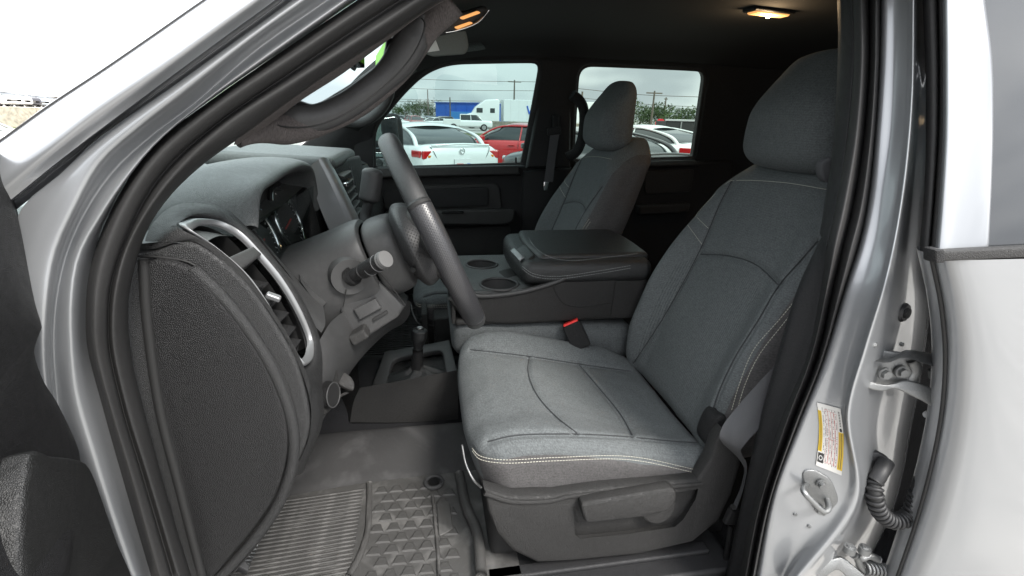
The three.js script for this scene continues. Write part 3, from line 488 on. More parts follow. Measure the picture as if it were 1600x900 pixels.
{ const q = [P(362, 886, -0.18), P(376, 886, -0.18), P(404, 852, -0.24), P(392, 850, -0.24)]; const a = PY(345, 892, 0.705), b = PY(384, 898, 0.705), c = PY(404, 850, 0.76), d = PY(388, 852, 0.765);
  const foot = group(truck, 'dead_pedal', 'ribbed foot rest low beside the dashboard end'); part(foot, 'plate', slab([a, b, c, d], V(0.5, 0.8, 0.3), 0.02, 0.003), mt.rubber);
  for (let i = 0; i < 8; i++) { const t = 0.08 + i * 0.12; part(foot, 'rib', bar([a.clone().lerp(d, t).add(V(0.002, 0.003, 0.001)), b.clone().lerp(c, t).add(V(0.002, 0.003, 0.001))], 0.0025, 4, 6), mt.zinc); } }
// centre stack seen past the wheel
part(dash, 'stack_surround', [loft([pts([[497, 249], [515, 285], [532, 322], [548, 362], [556, 380]], -0.655), pts([[502, 246], [522, 280], [541, 320], [556, 356], [566, 376]], -0.66), pts([[511, 247], [529, 280], [547, 316], [562, 350], [570, 372]], -0.68), pts([[516, 252], [532, 282], [549, 316], [562, 344], [568, 362]], -0.695)], 40, 16),
  loft([pts([[497, 249], [515, 285], [532, 322], [548, 362], [556, 380]], -0.655), pts([[482, 262], [492, 300], [506, 340], [524, 376], [540, 392]], -0.63)], 30, 6)], mt.silver);
part(dash, 'stack_face', slab([P(518, 252, -0.70), V(-0.235, 1.455, -1.04), V(-0.2, 1.2, -1.04), P(575, 365, -0.70)], V(0.95, 0.15, 0.1), 0.05, 0.01), mt.trimDark);
for (let i = 0; i < 6; i++) part(dash, 'stack_vent_slat', [mv(rbox(0.02, 0.005, 0.14, 0.002), -0.222 + i * 0.004, 1.43 - i * 0.021, -0.80, 0, 0, -0.3)], mt.smooth);
part(dash, 'stack_tab', [mv(rbox(0.012, 0.012, 0.02, 0.004), ...P(540, 288, -0.74).toArray())], mt.chrome); part(dash, 'stack_trim', bar([V(-0.222, 1.44, -0.885), V(-0.196, 1.25, -0.885)], 0.006, 6, 8), mt.chrome);
part(dash, 'passenger_face', loft([[V(-0.262, 1.46, -1.05), V(-0.235, 1.36, -1.05), V(-0.2, 1.22, -1.05), V(-0.26, 1.0, -1.05)], [V(-0.26, 1.40, -1.3), V(-0.235, 1.34, -1.3), V(-0.2, 1.2, -1.3), V(-0.26, 1.0, -1.3)], [V(-0.26, 1.38, -1.64), V(-0.235, 1.33, -1.64), V(-0.2, 1.2, -1.64), V(-0.26, 1.0, -1.64)]], 20, 10), mt.soft);
part(dash, 'stack_pad', pillow(0.30, 0.036, 0.38, 0.017, 20, 8, 24, v => { v.x += -0.375; v.y += 1.468 - 0.05 * (v.x + 0.375); v.z += -0.875; }), mt.litSoft);
part(dash, 'top_speaker', mv(rbox(0.08, 0.012, 0.1, 0.006), -0.45, 1.478, -0.78), mt.smooth);
// ---------- steering column and wheel ----------
const Wt = P(602, 212, -0.41), Wb = P(742, 498, -0.41), Wc = Wt.clone().lerp(Wb, 0.5);
const wn = Wt.clone().sub(C0).cross(Wb.clone().sub(C0)).normalize(); if (wn.x < 0) wn.negate();
const wu = Wt.clone().sub(Wb).normalize(), wr = wu.clone().cross(wn).normalize(), Rr = Wt.distanceTo(Wb) / 2 - 0.012;
{
  const w = group(truck, 'steering_wheel', 'black leather steering wheel with perforated grip seen edge on');
  const wp = (a, o = 0, r = Rr) => Wc.clone().addScaledVector(wu, Math.cos(a) * r).addScaledVector(wr, Math.sin(a) * r).addScaledVector(wn, o);
  const arc = (a0, a1, n = 30) => Array.from({ length: n + 1 }, (_, i) => wp(a0 + (a1 - a0) * i / n));
  const s = wp(Math.PI / 2).z > Wc.z ? 1 : -1, K = (d0, d1, r) => bar(arc(s * d0 * RAD, s * d1 * RAD), r, 60, 18, { sy: 1.25, up: wn });
  part(w, 'grip', K(-42, 62, 0.0158), mt.wheelGrip); part(w, 'perforated_grip', K(63, 140, 0.0166), M([0.026, 0.026, 0.028], 0.36, { map: rep(perfCol, 0.005), bumpMap: rep(perfBump, 0.005), bumpScale: 0.0005 }));
  part(w, 'grip', K(141, 219, 0.0162), mt.smooth); part(w, 'perforated_grip', K(220, 318, 0.0166), mt.wheelGrip);
  part(w, 'grip_seam', [K(61.6, 63.4, 0.0165), K(139.6, 141.4, 0.0165)], mt.black);
  const hub = pillow(0.17, 0.15, 0.075, 0.035, 20, 20, 10, v => { const q = V(0, 0, 0).addScaledVector(wr, v.x).addScaledVector(wu, v.y).addScaledVector(wn, v.z - 0.012); v.copy(q.add(Wc)); });
  part(w, 'hub', hub, mt.trim);
  for (const a of [86, 270, 180]) { const q = wp(s * a * RAD); part(w, 'spoke', bar([wp(s * a * RAD, -0.02, 0.06), wp(s * a * RAD, -0.014, 0.12), wp(s * a * RAD, 0, Rr)], t => 0.03 - 0.012 * t, 16, 14, { sy: 0.45, up: wn }), a === 180 ? mt.smooth : mt.trim); }
  part(w, 'back_cover', loft([0.03, 0.06, 0.082, 0.078, 0.06].map((r, i) => Array.from({ length: 24 }, (_, k) => wp(k / 24 * 6.283, [-0.075, -0.07, -0.052, -0.03, -0.005][i], r * (1 + 0.3 * Math.abs(Math.sin(k / 24 * 6.283)) * (i > 1 ? 1 : 0.3))))), 60, 20, { closedU: true }), M([0.03, 0.03, 0.031], 0.5, { bumpMap: rep(perfBump, 0.008), bumpScale: 0.0008, map: rep(perfCol, 0.008) }));
  part(w, 'screw', cyl(P(644, 421, -0.325), P(645, 422, -0.30), 0.005, 0.005, 16), mt.trim);
}
{
  const c = group(truck, 'steering_column', 'grey steering column shroud below the wheel');
  const ax = V(-0.93, -0.36, 0).normalize();
  // shroud: loops across the axis
  const up2 = V(-0.36, 0.93, 0), loop = (o, a, b, dz) => Array.from({ length: 28 }, (_, k) => { const t = k / 28 * 6.283, c = Math.cos(t), s = Math.sin(t), sc = Math.sign(c) * Math.abs(c) ** 0.7, ss = Math.sign(s) * Math.abs(s) ** 0.7; return o.clone().addScaledVector(up2, ss * b).add(V(0, 0, sc * a + dz)); });
  const o0 = Wc.clone().addScaledVector(wn, -0.062), at = (d, dy = 0) => o0.clone().addScaledVector(ax, d).addScaledVector(up2, dy);
  part(c, 'upper_shroud', loft([loop(at(0.0), 0.062, 0.062, 0), loop(at(0.01), 0.075, 0.075, 0), loop(at(0.055), 0.078, 0.078, 0), loop(at(0.06), 0.074, 0.074, 0)], 60, 16, { closedU: true }), mt.smooth);
  part(c, 'lower_shroud', loft([loop(at(0.064), 0.074, 0.076, 0), loop(at(0.068), 0.084, 0.085, 0), loop(at(0.14, -0.004), 0.088, 0.09, 0), loop(at(0.20, -0.008), 0.09, 0.094, 0), loop(at(0.27, -0.01), 0.1, 0.1, 0)], 60, 20, { closedU: true }), mt.smooth);
  // turn stalk
  const s0 = P(548, 432, -0.315), s1 = P(575, 420, -0.29), s2 = P(600, 406, -0.262);
  part(c, 'stalk_boss', [cyl(s0.clone().add(V(-0.01, 0, -0.03)), s0.clone().add(V(0, 0, 0.004)), 0.042, 0.034, 40)], mt.smooth);
  part(c, 'stalk_collar', [cyl(s0.clone().add(V(0, 0, 0)), s0.clone().lerp(s1, 0.2), 0.019, 0.018, 30)], mt.trimDark);
  part(c, 'stalk', [bar([s0, s1], 0.0125, 6, 16), bar([s1.clone().lerp(s0, 0.3), s2], t => 0.0145 + 0.0015 * t, 12, 24)], mt.trimDark);
  part(c, 'stalk_tip', cyl(s2.clone().lerp(s1, 0.1), s2.clone().lerp(s1, -0.12), 0.0166, 0.015, 28), M([0.11, 0.11, 0.11], 0.5));
  part(c, 'stalk_band', [cyl(s1.clone().lerp(s2, 0.15), s1.clone().lerp(s2, 0.19), 0.0158, 0.0158, 24)], mt.silver); part(c, 'stalk_band', [cyl(s1.clone().lerp(s2, 0.62), s1.clone().lerp(s2, 0.65), 0.0164, 0.0164, 24)], mt.silver);
  part(c, 'parting_line', bar(pts([[634, 478, -0.31], [612, 448, -0.318], [592, 424, -0.322]], -0.31), 0.0013, 20, 6), mt.black); part(c, 'parting_line', bar(pts([[541, 452, -0.302], [538, 470, -0.306], [536, 480, -0.308]], -0.3), 0.001, 12, 6), mt.black);
  part(c, 'key_slot', slab(pts([[582, 498], [604, 486], [606, 489], [584, 502]], -0.308), V(0, 0.2, 1), 0.006, 0.0005), mt.black);
  // lower box with latch
  part(c, 'column_box', slab(pts([[527, 478], [590, 440], [634, 478], [622, 496], [570, 528], [540, 520]], -0.315), V(0, 0.2, 1), 0.12, 0.008), mt.smooth);
  part(c, 'latch_cover', slab(pts([[552, 484], [586, 466], [596, 482], [562, 500]], -0.308), V(0, 0.2, 1), 0.01, 0.003), mt.smooth);
  part(c, 'tilt_lever', [mv(rbox(0.035, 0.022, 0.04, 0.006), ...P(562, 522, -0.30).toArray(), 0, 0, 0.5)], mt.trim);
  // gear lever on the far side of the column
  part(c, 'gear_lever', bar(pts([[572, 352, -0.50], [571, 336, -0.52], [577, 315, -0.53]], -0.5), t => 0.0125 - 0.001 * t, 24, 14), mt.trimDark);
  part(c, 'gear_knob', bar(pts([[576, 318, -0.53], [580, 290, -0.535], [583, 262, -0.54]], -0.5), round(0.0225, 0.1, 0.014), 24, 18), mt.smooth);
}
// ---------- driver seat ----------
const seat = group(truck, 'seat', 'grey cloth driver seat with pale double stitching and plastic side shield');
{
  const L = 0.56, W = 0.50, H = 0.19;
  const cg = pillow(L, H, W, 0.05, 130, 26, 120, v => {
    const s = (v.x + L / 2) / L, t = v.z / (W / 2), wy = (v.y + H / 2) / H, b = sst(Math.abs(t), 0.5, 0.84);
    v.y += wy * (b * (t < 0 ? 0.034 * (1 - sst(s, 0.75, 1)) : 0.012) - 0.006 * (1 - t * t) - 0.03 * (1 - sst(s, 0, 0.16)) + 0.012 * sst(s, 0.1, 0.3) * (1 - sst(s, 0.3, 0.7)));
    v.x += (1 - s) * (0.035 * t * t * t * t + (1 - wy) * 0.045); v.z -= 0.012 * (1 - wy) * sst(t, 0.4, 1);
    v.y += wy * (0.0035 * noise.noise(v.x * 9, v.z * 9, 1) + 0.0016 * noise.noise(v.x * 28, v.z * 22, 4)); v.z += 0.004 * noise.noise(v.x * 16, v.y * 14, 7) * sst(Math.abs(t), 0.8, 1) * (1 - wy);
    v.y += -0.19 * v.x; v.x += 0.325; v.y += 0.858; v.z += -0.425;
  }, true);
  const cushion = mesh('seat_cushion', cg, mt.cloth, seat);
  const top = [[[735, 546], [780, 551], [830, 557], [920, 571], [985, 580]], [[762, 690], [800, 681], [870, 678], [960, 681], [1060, 690], [1098, 692]], [[827, 558], [825, 580], [838, 615], [868, 650], [902, 677]], [[905, 570], [935, 605], [970, 648], [988, 680]]];
  for (const c of top) groove(cushion, trace(cushion, c, 40), 0.0065, 0.0075);
  const seams = top.map(c => seamBar(trace(cushion, c, 40)));
  const side = [[[738, 700], [748, 711], [780, 718], [860, 715], [960, 712], [1005, 716], [1092, 735]], [[738, 704], [748, 716], [780, 723], [860, 720], [960, 717], [1005, 721], [1092, 740]]];
  const sl = side.map(c => trace(cushion, c, 60));
  groove(cushion, sl[0], 0.004, 0.003);
  const [a, b] = cut(cg, c => (c.z > W / 2 - 0.035 && c.y < H / 2 - 0.03) || (c.x < -L / 2 + 0.03 && c.y < H / 2 - 0.10));
  const th = sl.flatMap(l => stitches(trace2(cushion, l)));
  cushion.geometry = a; part(seat, 'cushion_side', b, mt.clothSide); part(seat, 'seam', seams, mt.seam);
  part(seat, 'stitching', th, mt.thread);
}
function trace2(o, l) { return l; }
{
  const T = 0.15, Hh = 0.655, W = 0.50, lean = 0.36;
  const bg = pillow(T, Hh, W, 0.058, 36, 130, 120, v => {
    const h = (v.y + Hh / 2) / Hh, t = v.z / (W / 2), wx = (T / 2 - v.x) / T, b = sst(Math.abs(t), 0.5, 0.86);
    const pr = sst(h, -0.1, 0.28) * (1 - sst(h, 0.45, 0.95));
    v.x -= wx * (b * (t < 0 ? 0.062 : 0.04) * pr + 0.014 * Math.sin(Math.PI * Math.min(1, h * 1.2)) * (1 - t * t));
    v.x += wx * 0.05 * sst(h, 0.86, 1) ;
    v.y -= 0.055 * sst(Math.abs(t), 0.45, 1) * h * h; v.z *= 1 - 0.12 * sst(h, 0.55, 1) - 0.02 * (1 - h);
    v.x -= wx * (0.0035 * noise.noise(v.y * 8, v.z * 9, 2) + 0.0014 * noise.noise(v.y * 26, v.z * 24, 5));
    v.x += lean * v.y; v.x += 0.757; v.y += 1.207; v.z += -0.42;
  }, true);
  const back = mesh('backrest', bg, mt.cloth, seat), bs = [];
  for (const c of [[[985, 575], [1040, 490], [1095, 388], [1125, 318], [1143, 283]], [[1106, 682], [1118, 627], [1146, 563], [1185, 500], [1217, 446], [1250, 408], [1278, 376]], [[1095, 397], [1140, 400], [1180, 413], [1217, 446]]]) { groove(back, trace(back, c, 40), 0.0065, 0.0075); bs.push(seamBar(trace(back, c, 40))); }
  part(seat, 'seam', bs, mt.seam);
  const line = [[[1107, 357], [1090, 340], [1081, 326], [1086, 308], [1103, 293], [1140, 283], [1220, 285], [1296, 297]], [[1097, 382], [1075, 352], [1063, 335], [1066, 321], [1085, 303]]].map(c => trace(back, c, 50));
  const dbl = [[[1242, 470], [1218, 499], [1178, 546], [1155, 601], [1143, 641]], [[1246, 478], [1222, 508], [1186, 555], [1164, 601], [1153, 636]]].map(c => trace(back, c, 40));
  const th = [...line.flatMap(l => stitches(l, 0.0055, 0.0042, 0.0006)), ...dbl.flatMap(l => stitches(l, 0.006, 0.0042, 0.0008))];
  const [a, b] = cut(bg, c => c.z > W / 2 - 0.03 && c.x > -T / 2 + 0.012);
  const isRib = c => c.x < -T / 2 + 0.02 && Math.abs(c.z) < 0.168 && c.y / Hh + 0.5 < 0.62 - 0.10 * (c.z / 0.168) ** 2;
  const ribs = cut(bg, isRib)[1]; const plain = cut(bg, c => isRib(c) || (c.z > W / 2 - 0.03 && c.x > -T / 2 + 0.012))[0];
  back.geometry = plain; part(seat, 'backrest_insert', ribs, mt.clothRib); part(seat, 'backrest_side', b, mt.clothSide); part(seat, 'stitching', th, mt.thread);
  const hr = pillow(0.12, 0.25, 0.29, 0.052, 30, 44, 44, v => {
    const h = (v.y + 0.125) / 0.25, t = v.z / 0.145; v.z *= 1 - 0.13 * h * h - 0.03 * Math.max(0, 0.3 - h); v.y -= 0.022 * t * t * (h - 0.3); const wf = (0.06 - v.x) / 0.12; v.x += wf * (0.02 * t * t - 0.016 * Math.sin(Math.PI * Math.min(1, h + 0.15)) + 0.055 * sst(h, 0.45, 1.05));
    v.x += 0.03 * v.y; v.x += 0.814; v.y += 1.606; v.z += -0.42;
  });
  part(seat, 'headrest', hr, mt.cloth);
  part(seat, 'headrest_post', cyl(V(0.80, 1.44, -0.36), V(0.82, 1.55, -0.36), 0.007), mt.chrome); part(seat, 'headrest_post', cyl(V(0.80, 1.44, -0.48), V(0.82, 1.55, -0.48), 0.007), mt.chrome);
  // shield, lever
  const zs = -0.15;
  const so = pts([[757, 768], [800, 779], [866, 777], [940, 766], [1040, 757], [1092, 751], [1112, 722], [1124, 692], [1136, 676], [1162, 700], [1160, 730], [1143, 776], [1122, 812], [1080, 844], [995, 863], [890, 873], [839, 876], [801, 859], [776, 833], [763, 800]], zs);
  const ho = pts([[889, 788], [940, 780], [1040, 768], [1098, 759], [1092, 780], [1070, 812], [1054, 825], [980, 836], [904, 844], [892, 836]], zs);
  part(seat, 'side_shield', slab(so, V(0, 0.06, 1), 0.035, 0.008, { holes: [ho] }), mt.trim);
  part(seat, 'shield_recess', slab(ho, V(0, 0.06, 1), 0.01, 0.001).translate(0, 0, -0.014), mt.trim);
  part(seat, 'shield_lip', bar(pts([[757, 771], [800, 784], [866, 782], [884, 777], [1000, 766], [1096, 756]], zs - 0.001), 0.005, 60, 10, { sy: 0.7, up: V(0, 0, 1) }), mt.trim);
  part(seat, 'recline_lever', slab(roundPoly(pts([[908, 789], [1054, 764], [1061, 776], [1050, 797], [1004, 808], [914, 818]], zs + 0.028), 0.012), V(0, 0.1, 1), 0.03, 0.008, { seg: 5 }), mt.trim);
  part(seat, 'lever_boss', slab(pts([[1000, 800], [1056, 786], [1050, 806], [1030, 818], [1012, 815]], zs + 0.012), V(0, 0.1, 1), 0.03, 0.004, { smooth: 30 }), mt.trim);
  part(seat, 'recliner_cover', slab(pts([[1106, 698], [1111, 674], [1122, 656], [1136, 652], [1134, 678], [1118, 706]], -0.185), V(0, 0, 1), 0.05, 0.008, { smooth: 30 }), mt.trimDark);
  part(seat, 'seat_base', [bx(0.10, 0.60, 0.70, 0.86, -0.64, -0.19, 0.02)], mt.black);
  for (const z of [-0.24, -0.60]) part(seat, 'seat_rail', [bx(0.14, 0.66, 0.665, 0.70, z - 0.025, z + 0.025, 0.004)], mt.trimDark);
  part(seat, 'adjuster_bar', bar(pts([[722, 695, -0.26], [728, 725, -0.24], [740, 750, -0.22], [752, 762, -0.22]], -0.24), 0.0024, 24, 8), mt.zinc);
}
// passenger seat: the same seat across the console
{
  const p = seat.clone(); p.userData = { label: 'grey cloth passenger seat beyond the centre console' }; truck.add(p); p.position.set(-0.13, -0.012, -0.86);
}
// ---------- seat belts ----------
{
  const b = group(truck, 'seat_belt', 'dark grey seat belt webbing looped beside the driver seat');
  part(b, 'webbing', [loft([pts([[1220, 562, -0.10], [1185, 598, -0.115], [1150, 638, -0.118], [1130, 664, -0.115], [1124, 682, -0.112], [1130, 694, -0.12]], -0.11), pts([[1224, 602, -0.10], [1205, 620, -0.105], [1170, 655, -0.10], [1147, 680, -0.098], [1142, 694, -0.10], [1146, 704, -0.112]], -0.1), pts([[1226, 640, -0.10], [1205, 655, -0.10], [1180, 676, -0.09], [1164, 694, -0.09], [1158, 702, -0.095], [1160, 712, -0.11]], -0.1)], 40, 12),
    loft([pts([[1130, 694, -0.12], [1150, 712, -0.13], [1162, 726, -0.13], [1158, 758, -0.13], [1142, 796, -0.13]], -0.12), pts([[1160, 712, -0.11], [1166, 722, -0.115], [1167, 734, -0.115], [1162, 762, -0.12], [1150, 798, -0.12]], -0.12)], 30, 8)], mt.belt);
  part(b, 'anchor', [mv(rbox(0.026, 0.04, 0.014, 0.005), ...P(1143, 806, -0.125).toArray(), 0, 0, -0.2), bar(pts([[1142, 820], [1138, 850], [1130, 890]], -0.125), 0.006, 10, 8)], mt.trimDark);
  part(b, 'bolt', cyl(P(1145, 792, -0.12), P(1146, 792, -0.105), 0.006, 0.005, 12), mt.trim);
  part(b, 'guide', slab(pts([[1284, 256], [1298, 246], [1304, 262], [1300, 286], [1290, 282]], -0.14, PT), V(-0.2, 0, 1), 0.02, 0.004, { smooth: 24 }), mt.belt);
  const k = group(truck, 'seat_belt_buckle', 'black buckle with red button beside the driver seat');
  const c = P(901, 524, -0.64), e = [-0.25, -0.3, 0.42];
  part(k, 'housing', mv(rbox(0.054, 0.078, 0.034, 0.005), c.x, c.y, c.z, ...e), mt.trimDark);
  const up = V(0, 1, 0).applyEuler(new THREE.Euler(...e));
  part(k, 'release_button', mv(rbox(0.044, 0.012, 0.026, 0.002), c.x + up.x * 0.039, c.y + up.y * 0.039, c.z + up.z * 0.039, ...e), mt.red);
  part(k, 'strap', bar([c.clone().addScaledVector(up, -0.03), c.clone().addScaledVector(up, -0.14)], 0.02, 6, 10, { sy: 0.35, up: V(0, 0, 1) }), mt.belt);
}
// ---------- centre console ----------
{
  const k = group(truck, 'centre_console', 'charcoal centre console with cup holders and padded black lid');
  const yT = 1.128, zn = -0.665, zf = -1.05;
  part(k, 'body', [slab(pts([[700, 470], [720, 496], [742, 506], [800, 509], [880, 504], [957, 497], [966, 430], [880, 434], [830, 452], [745, 462], [722, 452]], zn), V(0, 0, 1), 0.03, 0.012), bx(0.06, 0.62, 1.025, 1.045, zf, zn - 0.004, 0.008), bx(0.06, 0.62, 1.03, 1.125, zf, zf + 0.02, 0.008), bx(0.05, 0.062, 1.03, 1.125, zf, zn - 0.01, 0.004), bx(0.32, 0.62, 1.03, 1.155, zf, zn - 0.004, 0.012)], mt.trim);
  // tray with three cup holes
  const tray = [PY(722, 404, yT), PY(790, 398, yT), PY(812, 418, yT), PY(850, 444, yT), PY(760, 457, yT), PY(733, 445, yT), PY(712, 425, yT)];
  const circ = (c, r) => Array.from({ length: 32 }, (_, i) => c.clone().add(V(Math.cos(i / 32 * 6.283) * r, 0, Math.sin(i / 32 * 6.283) * r)));
  const cups = [[PY(753, 413, yT), 0.05], [PY(780, 444, yT), 0.054], [PY(747, 430, yT), 0.034]];
  const x0 = 0.06, x1 = 0.34, z0 = -0.672, z1 = -1.04;
  part(k, 'tray', slab(roundPoly([V(x0, yT, z0), V(x1, yT, z0), V(x1, yT, z1), V(x0, yT, z1)], 0.03), V(0, 1, 0), 0.012, 0.004, { holes: cups.slice(0, 2).map(([c, r]) => circ(c, r)) }), mt.litSoft);  // tray uses the lightened plastic, its windshield light put into the colour
  for (const [c, r] of cups.slice(0, 2)) { const g = new THREE.CylinderGeometry(r, r * 0.88, 0.075, 32, 1, true); g.translate(c.x, yT - 0.038, c.z); const b = new THREE.CircleGeometry(r * 0.9, 32); b.rotateX(-Math.PI / 2); b.translate(c.x, yT - 0.074, c.z); part(k, 'cup_holder', [g, b], mt.smooth); const t = new THREE.TorusGeometry(r, 0.0042, 8, 40); t.rotateX(Math.PI / 2); t.translate(c.x, yT, c.z); part(k, 'cup_rim', t, mt.smooth); }
  part(k, 'coin_slot', slab(roundPoly([PY(778, 424, yT + 0.001), PY(800, 418, yT + 0.001), PY(815, 428, yT + 0.001), PY(790, 434, yT + 0.001)], 0.01), V(0, 1, 0), 0.004, 0.001), mt.black);
  part(k, 'edge_lip', bar(pts([[722, 455], [745, 462], [790, 460], [832, 452], [870, 440], [884, 434]], zn + 0.002), 0.007, 40, 10), mt.smooth);
  part(k, 'bin_line', bar(pts([[864, 446], [870, 460], [880, 474], [900, 480], [955, 474]], zn + 0.001), 0.0013, 30, 6), mt.black);
  // padded lid
  const lg = pillow(0.40, 0.066, 0.39, 0.028, 60, 14, 60, v => { v.y += 0.008 * (1 - (v.z / 0.2) ** 2) * sst(v.y, -0.03, 0.03); v.x += 0.02 * (v.z / 0.2) ** 2 * sst(-v.x, 0, 0.2); v.z *= 1 - 0.06 * sst(-v.x, 0.08, 0.2); v.x += 0.43; v.y += 1.172; v.z += -0.852; });
  const lid = part(k, 'lid', lg, mt.leather);
  const pg = pillow(0.35, 0.03, 0.33, 0.014, 50, 6, 50, v => { v.y += 0.006 * (1 - (v.z / 0.16) ** 2); v.x += 0.02 * (v.z / 0.165) ** 2 * sst(-v.x, 0, 0.17); v.x += 0.455; v.y += 1.203; v.z += -0.862; });
  const pad = part(k, 'lid_pad', pg, mt.leather);
  const s1 = trace(k, [[826, 372], [834, 384], [848, 396], [870, 405], [900, 407], [950, 402], [996, 396]], 60), s2 = trace(k, [[816, 416], [830, 426], [850, 431], [880, 431], [930, 424], [985, 415]], 60), s3 = trace(k, [[816, 420], [830, 430], [850, 435], [880, 435], [930, 428], [985, 419]], 60);
  part(k, 'lid_stitching', [...stitches(s1, 0.007, 0.0055, 0.0005), ...stitches(s2, 0.007, 0.0055, 0.0005), ...stitches(s3, 0.007, 0.0055, 0.0005)], M([0.3, 0.31, 0.31], 0.8));
  const lh = (x, y) => { const h = hit(x, y, lid); return h ? h.p.clone() : P(x, y, -0.8); };
  part(k, 'latch', slab(roundPoly([lh(806, 391), lh(822, 386), lh(838, 402), lh(822, 410)].map(p => p.add(V(-0.003, 0.006, 0))), 0.012), V(-0.25, 0.95, 0.1), 0.02, 0.005), mt.leather);
  part(k, 'latch_plate', slab([lh(800, 396), lh(806, 391), lh(820, 405), lh(814, 411)].map(p => p.add(V(-0.006, 0.009, 0.004))), V(-0.5, 0.8, 0.1), 0.004, 0.001), mt.silver);
  part(k, 'seat_pad', pillow(0.56, 0.12, 0.37, 0.04, 30, 10, 20, v => { v.x += 0.33; v.y += 0.955 - 0.08 * (v.x - 0.33); v.z += -0.86; }), mt.cloth);
}
// ---------- floor ----------
part(truck, 'floor_carpet', [loft([[V(-0.88, 0.95, -0.05), V(-0.66, 0.69, -0.05), V(-0.5, 0.668, -0.05), V(0.9, 0.668, -0.05), V(2.05, 0.72, -0.05)], [V(-0.88, 0.95, -0.58), V(-0.66, 0.69, -0.58), V(-0.5, 0.668, -0.58), V(0.9, 0.668, -0.58), V(2.05, 0.72, -0.58)], [V(-0.84, 0.95, -0.61), V(-0.66, 0.75, -0.63), V(-0.5, 0.71, -0.64), V(0.9, 0.71, -0.64), V(2.05, 0.74, -0.64)], [V(-0.82, 1.0, -0.7), V(-0.66, 0.86, -0.7), V(-0.5, 0.80, -0.7), V(0.9, 0.76, -0.7), V(2.05, 0.76, -0.7)], [V(-0.82, 1.0, -1.0), V(-0.66, 0.86, -1.0), V(-0.5, 0.80, -1.0), V(0.9, 0.76, -1.0), V(2.05, 0.76, -1.0)], [V(-0.88, 0.95, -1.12), V(-0.66, 0.69, -1.12), V(-0.5, 0.668, -1.12), V(0.9, 0.668, -1.12), V(2.05, 0.72, -1.12)], [V(-0.88, 0.95, -1.7), V(-0.66, 0.69, -1.7), V(-0.5, 0.668, -1.7), V(0.9, 0.668, -1.7), V(2.05, 0.72, -1.7)]], 40, 60)], mt.carpet);
// transfer case lever and its box on the tunnel
{
  const k = group(truck, 'lever_box', 'short black lever in a charcoal floor box on the tunnel');
  const zn = -0.66, A0 = pts([[547, 660], [552, 642], [570, 612], [590, 600], [712, 580], [716, 655]], zn);
  const top = 0.925, b0 = P(566, 598, -0.69), b1 = P(715, 573, -0.69), c0 = V(b0.x + 0.02, b0.y + 0.01, -0.95), c1 = V(b1.x, b1.y + 0.005, -0.95);
  part(k, 'box_side', [loft([pts([[547, 660], [630, 660], [716, 655]], zn), pts([[552, 630], [630, 624], [716, 615]], zn - 0.004), pts([[562, 606], [632, 594], [716, 578]], zn - 0.016)], 20, 10), loft([pts([[547, 660], [552, 630], [562, 606]], zn), [V(-0.33, 0.72, -0.8), V(-0.29, 0.83, -0.8), V(-0.23, 0.89, -0.8)], [V(-0.33, 0.72, -0.98), V(-0.29, 0.83, -0.98), V(-0.23, 0.89, -0.98)]], 12, 16)], mt.trim);
  const q = [P(562, 606, zn - 0.016), P(716, 578, zn - 0.016), P(707, 555, -0.92), P(606, 566, -0.92)];
  const inn = (t, s) => q[0].clone().lerp(q[1], t).lerp(q[3].clone().lerp(q[2], t), s);
  part(k, 'box_top', slab(q, V(-0.15, 0.95, 0.2), 0.02, 0.004, { holes: [roundPoly([inn(0.17, 0.16), inn(0.86, 0.16), inn(0.86, 0.8), inn(0.17, 0.8)], 0.025)] }), mt.smooth);
  part(k, 'boot_well', slab(roundPoly([inn(0.12, 0.1), inn(0.9, 0.1), inn(0.9, 0.86), inn(0.12, 0.86)], 0.02).map(p => p.add(V(0, -0.03, 0))), V(-0.15, 0.95, 0.2), 0.01, 0.002), mt.black);
  const f = inn(0.6, 0.45), kb = PY(653, 518, 1.0); const L0 = P(650, 572, f.z), L1 = P(653, 545, f.z), L2 = P(656, 512, f.z - 0.004);
  const bt = []; for (let r = 0; r < 5; r++) { const t = r / 4, c = f.clone().add(V(0, -0.03, 0)).lerp(L0.clone(), t), w = 0.1 * (1 - t) ** 1.4 + 0.017; bt.push(Array.from({ length: 16 }, (_, i) => c.clone().add(V(Math.cos(i / 16 * 6.283) * w, 0.004 * Math.sin(i * 2.4 + r), Math.sin(i / 16 * 6.283) * w * 0.6)))); }
  part(k, 'boot', loft(bt, 48, 20, { closedU: true }), mt.leather);
  part(k, 'lever', bar([L0.clone().add(V(0, -0.02, 0)), L1], t => 0.018 - 0.002 * t, 8, 16), mt.trimDark);
  part(k, 'knob', bar([L1.clone().add(V(0, -0.004, 0)), L1.clone().lerp(L2, 0.3), L1.clone().lerp(L2, 0.62), L2], t => 0.0135 + 0.0105 * sst(t, 0.05, 0.6) - 0.012 * sst(t, 0.88, 1), 30, 20), mt.leather);
  part(k, 'knob_cap', cyl(L2, L2.clone().add(V(0, 0.002, 0)), 0.009, 0.008, 18), mt.silver);
}
